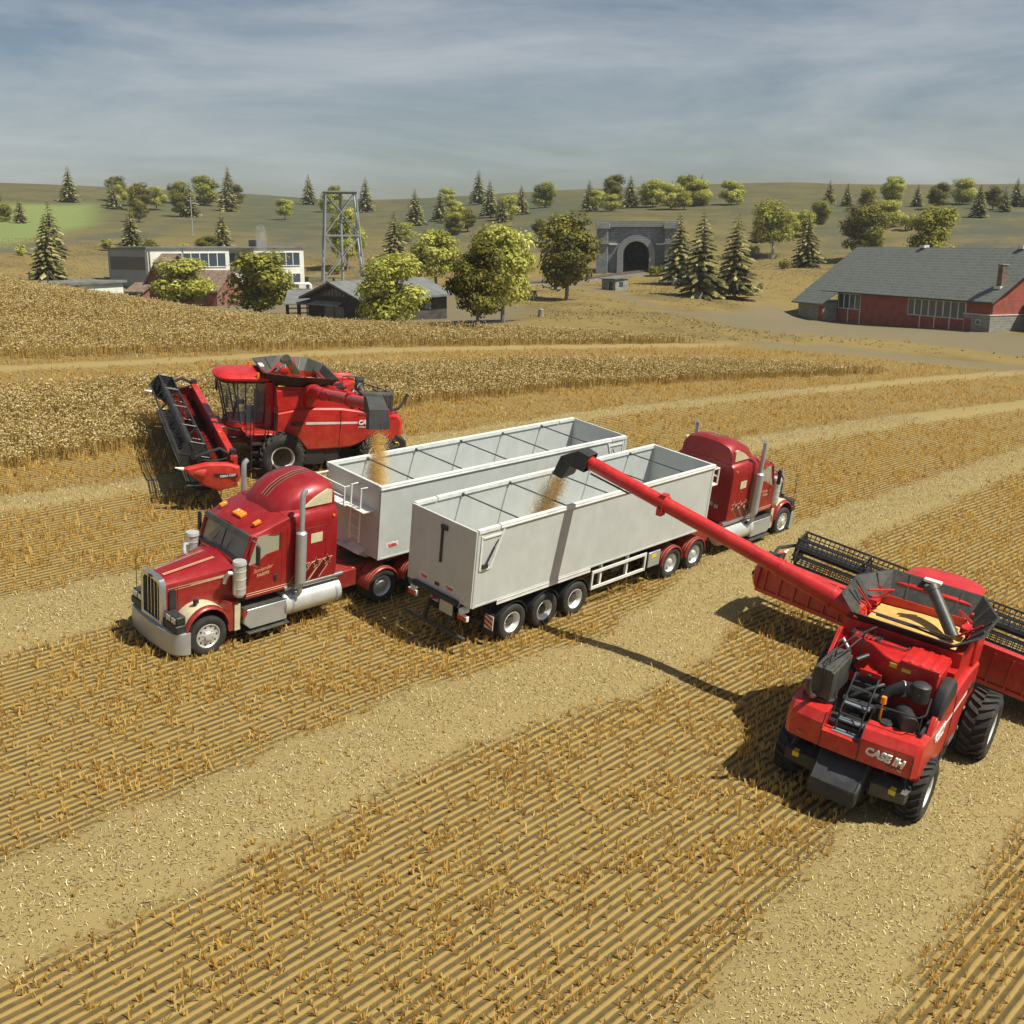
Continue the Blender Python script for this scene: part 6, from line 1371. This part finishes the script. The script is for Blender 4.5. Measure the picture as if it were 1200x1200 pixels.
# lattice water tower
P = gp(402, 330); s = dist(P); wt = thing('lattice_tower', 'grey steel lattice tower with four braced legs and a central pipe', 'tower'); wt.location = P; M['steel_tower'] = paint('weathered_steel', (.30, .33, .36), .6, .2); wt.rotation_euler = (0, 0, R(12))
b0, b1, HTt = 33 * s, 24 * s, 100 * s
def leg(i, z): a = PI / 4 + PI / 2 * i; r = (b0 + (b1 - b0) * z / HTt) ; return (r * math.cos(a), r * math.sin(a), z)
for i in range(4): MB().tube([leg(i, -2), leg(i, HTt)], .15, 6).build('leg', 'steel_tower', wt)
for z0, z1 in ((0, 52 * s), (52 * s, HTt)):
    for i in range(4):
        m = MB(); m.tube([leg(i, z0), leg((i + 1) % 4, z1)], .1, 4); m.tube([leg((i + 1) % 4, z0), leg(i, z1)], .1, 4); m.build('cross_brace', 'steel_tower', wt)
for z in (52 * s, HTt):
    for i in range(4): MB().tube([leg(i, z), leg((i + 1) % 4, z)], .2, 4).build('horizontal_brace', 'steel_tower', wt)
MB().cyl((0, 0, -1), (0, 0, HTt), .24, n=12).build('central_pipe', 'steel_tower', wt)
MB().box(-b1 * .8, b1 * .8, -b1 * .8, b1 * .8, HTt, HTt + .15).build('platform', 'shadegrey', wt)
# poles
for px, D, hpx, lab in ((63, 100, 20, 'thin dark pole at the field crest under the left spruce'), (83, 100, 24, 'thin dark pole at the field crest, in front of the second spruce')):
    P = gd(px, D); q = pt_at(px, 318, D); MB_ = MB().cyl((0, 0, -1), (0, 0, q[2] - P.z), .10, .08, n=8).box(-.25, .25, -.05, .05, q[2] - P.z - .25, q[2] - P.z - .15); o = MB_.build('fence_pole', 'dkgrey'); o.location = P; tag(o, lab, 'pole', 'poles at the field crest')
P = gp(226, 276); o = MB().cyl((0, 0, -1), (0, 0, 9), .15, .12, n=8).box(-.8, .8, -.08, .08, 8, 8.2).build('utility_pole', 'steel'); o.location = P; tag(o, 'grey utility pole high on the slope above the factory', 'pole')

# ------------------------------------------------------------------ vehicles
tr2 = make_trailer(); onfield(tr2, 0, 1.275, 0); tr2['label'] = 'nearer pale grey tipping trailer, its rear towards the camera, under the long auger'
c_, s_ = math.cos(3.124), math.sin(3.124); x1_, y1_ = 10.986 - s_ * TW, 6.267 + c_ * TW
tr1 = copy_tree(tr2, None, 'farther pale grey tipping trailer, its ladder end behind the left truck cab'); onfield(tr1, x1_, y1_, 3.124)
tk1 = make_truck(); onfield(tk1, x1_ + c_ * 16.417, y1_ + s_ * 16.417, 3.124); tk1['label'] = 'red long-nosed truck on the left, its grille facing the camera'
tk2 = copy_tree(tk1, None, 'red long-nosed truck on the right, seen from behind its sleeper cab'); onfield(tk2, 16.417, 1.275, 0)
cb1 = make_combine(); cb2 = copy_tree(cb1, None, 'nearest red combine at the lower right, seen from above and behind'); cb1['label'] = 'red combine at the upper left, facing left beside the uncut wheat'
make_header(cb1); make_header(cb2, .5, .55, R(3.5), .45)
onfield(cb1, *C1P[:2], C1P[2]); onfield(cb2, *C2P[:2], C2P[2])
# falling grain
def stream(name, P, Q, r0, r1, n, lab, seed):
    g = np.random.default_rng(seed); u = g.random(n) ** .8; c = np.array(P)[None] * (1 - u[:, None]) + np.array(Q)[None] * u[:, None]; c += g.normal(size=(n, 3)) * (r0 + (r1 - r0) * u)[:, None] * np.array([1, 1, .6])
    c[:, 2] -= 0; s = .009; a = g.normal(size=(n, 3)); a /= np.linalg.norm(a, axis=1)[:, None]; b_ = np.cross(a, g.normal(size=(n, 3))); b_ /= np.linalg.norm(b_, axis=1)[:, None]
    V = np.stack([c - a * s * 1.6, c + b_ * s, c + a * s * 1.6, c - b_ * s], 1).reshape(-1, 3); return field_obj(name, V, np.arange(4 * n).reshape(n, 4), np.repeat(g.random(n), 4), GR, lab, 'grain')
GR = vcolmat('falling_grain', [(0, (.95, .62, .20)), (1, (.98, .80, .42))], .8, .8)
def spout_end(P):
    c, s = math.cos(P[2]), math.sin(P[2]); x, y = -1.14, 10.3; return (P[0] + c * x - s * y, P[1] + s * x + c * y, 4.4)
e1 = spout_end(C1P); e2 = spout_end(C2P)
stream('falling_grain', e1, (e1[0], e1[1] - .15, 1.9), .13, .18, 16000, 'stream of wheat grain falling into the farther trailer', 3)
stream('falling_grain', e2, (e2[0] - .35, e2[1] + .45, 2.5), .13, .22, 16000, 'stream of wheat grain blown into the nearer trailer', 4)
# smoke puffs
def puff(label, loc, r, col, dens):
    m, nt, b = newmat('smoke'); nt.nodes.remove(b); v = nt.nodes.new('ShaderNodeVolumePrincipled'); v.inputs['Color'].default_value = (*col, 1); out = nt.nodes['Material Output']
    co = objco(nt); d = mth(nt, 'MULTIPLY', ramp(nt, [(.42, (0, 0, 0)), (.7, (1, 1, 1))], noise(nt, 1.2, 4, .7, co)), dens); nt.links.new(d, v.inputs['Density']); nt.links.new(v.outputs[0], out.inputs['Volume'])
    q = MB(); q.lathe([(-1, .02), (-.8, .35), (-.2, .6), (.4, .7), (.85, .45), (1, .02)], 'z', (0, 0, 0), 12); o = q.build('smoke_puff', m); o.scale = r; o.location = loc; tag(o, label, 'smoke', kind='stuff')
P = FM @ Vector((C1P[0] + math.cos(C1P[2]) * -5.2 - math.sin(C1P[2]) * 1.1, C1P[1] + math.sin(C1P[2]) * -5.2 + math.cos(C1P[2]) * 1.1, 3.7))
puff('thin dark exhaust smoke over the rear of the left combine', P, (.3, .3, .65), (.1, .09, .08), 2.0)
q = pt_at(306, 283, fc.location.y + 6); puff('white smoke puff above the factory roof', Vector(q), (1.6, 1.6, 2.8), (.9, .9, .88), .5)
q = pt_at(171, 300, 200); puff('pale smoke puff above the left end of the factory', Vector(q), (1.4, 1.4, 2.2), (.85, .85, .8), .35)

for e_, q_ in ((e1, (e1[0], e1[1] - .15, 3.2)), (e2, (e2[0] - .3, e2[1] + .35, 3.5))):
    puff('soft tan dust hanging round the falling grain' + (' of the left combine' if e_ is e1 else ' of the right combine'), FM @ Vector(q_), (.40, .40, 1.2), (.99, .74, .34), 2.0)
# ------------------------------------------------------------------ haze
hb = MB().box(-500, 500, -20, 700, -40, 95).build('haze', 'white'); hm = bpy.data.materials.new('haze_air'); hm.use_nodes = True; hn = hm.node_tree; hn.nodes.remove(hn.nodes['Principled BSDF'])
hv = hn.nodes.new('ShaderNodeVolumePrincipled'); hv.inputs['Color'].default_value = (.86, .90, .93, 1); hv.inputs['Density'].default_value = HAZE; hn.links.new(hv.outputs[0], hn.nodes['Material Output'].inputs['Volume'])
hb.data.materials.clear(); hb.data.materials.append(hm); tag(hb, 'thin pale haze over the valley', 'haze', kind='stuff')
# ------------------------------------------------------------------ light
sun_f = Vector((.25, -.47, 1.0)).normalized(); sw = (FM.to_3x3() @ sun_f).normalized()
sl = bpy.data.lights.new('sun', 'SUN'); sl.energy = 5.0; sl.angle = R(.6); sl.color = (1.0, .975, .83)
so = bpy.data.objects.new('sun', sl); COL.objects.link(so); so.rotation_euler = sw.to_track_quat('Z', 'Y').to_euler()
el = math.asin(sw.z); az = math.atan2(sw.x, sw.y)
w = bpy.data.worlds.new('World'); S.world = w; w.use_nodes = True; nt = w.node_tree
sky = nt.nodes.new('ShaderNodeTexSky'); sky.sky_type = 'NISHITA'; sky.sun_disc = False; sky.sun_elevation = el; sky.sun_rotation = az; sky.air_density = 1.0; sky.dust_density = 1.0; sky.ozone_density = 1.0
tcw = nt.nodes.new('ShaderNodeTexCoord'); cn = noise(nt, 2.2, 8, .62, scaled(nt, tcw.outputs['Generated'], (1, 1, 5)), .4)
skyc = mixc(nt, ramp(nt, [(.42, (0, 0, 0)), (.72, (.7, .7, .7))], cn), sky.outputs[0], (9.0, 9.3, 9.6))
bg = nt.nodes['Background']; bg.inputs['Strength'].default_value = .05; nt.links.new(skyc, bg.inputs['Color'])
S.view_settings.view_transform = 'Standard'; S.view_settings.look = 'None'; S.view_settings.exposure = EXPO; S.view_settings.gamma = 1.0; S.view_settings.use_curve_mapping = False
S.render.engine = 'CYCLES'; S.cycles.use_denoising = True; S.cycles.max_bounces = 6; S.cycles.transparent_max_bounces = 12; S.cycles.volume_step_rate = 2
S.render.resolution_x = S.render.resolution_y = 1024
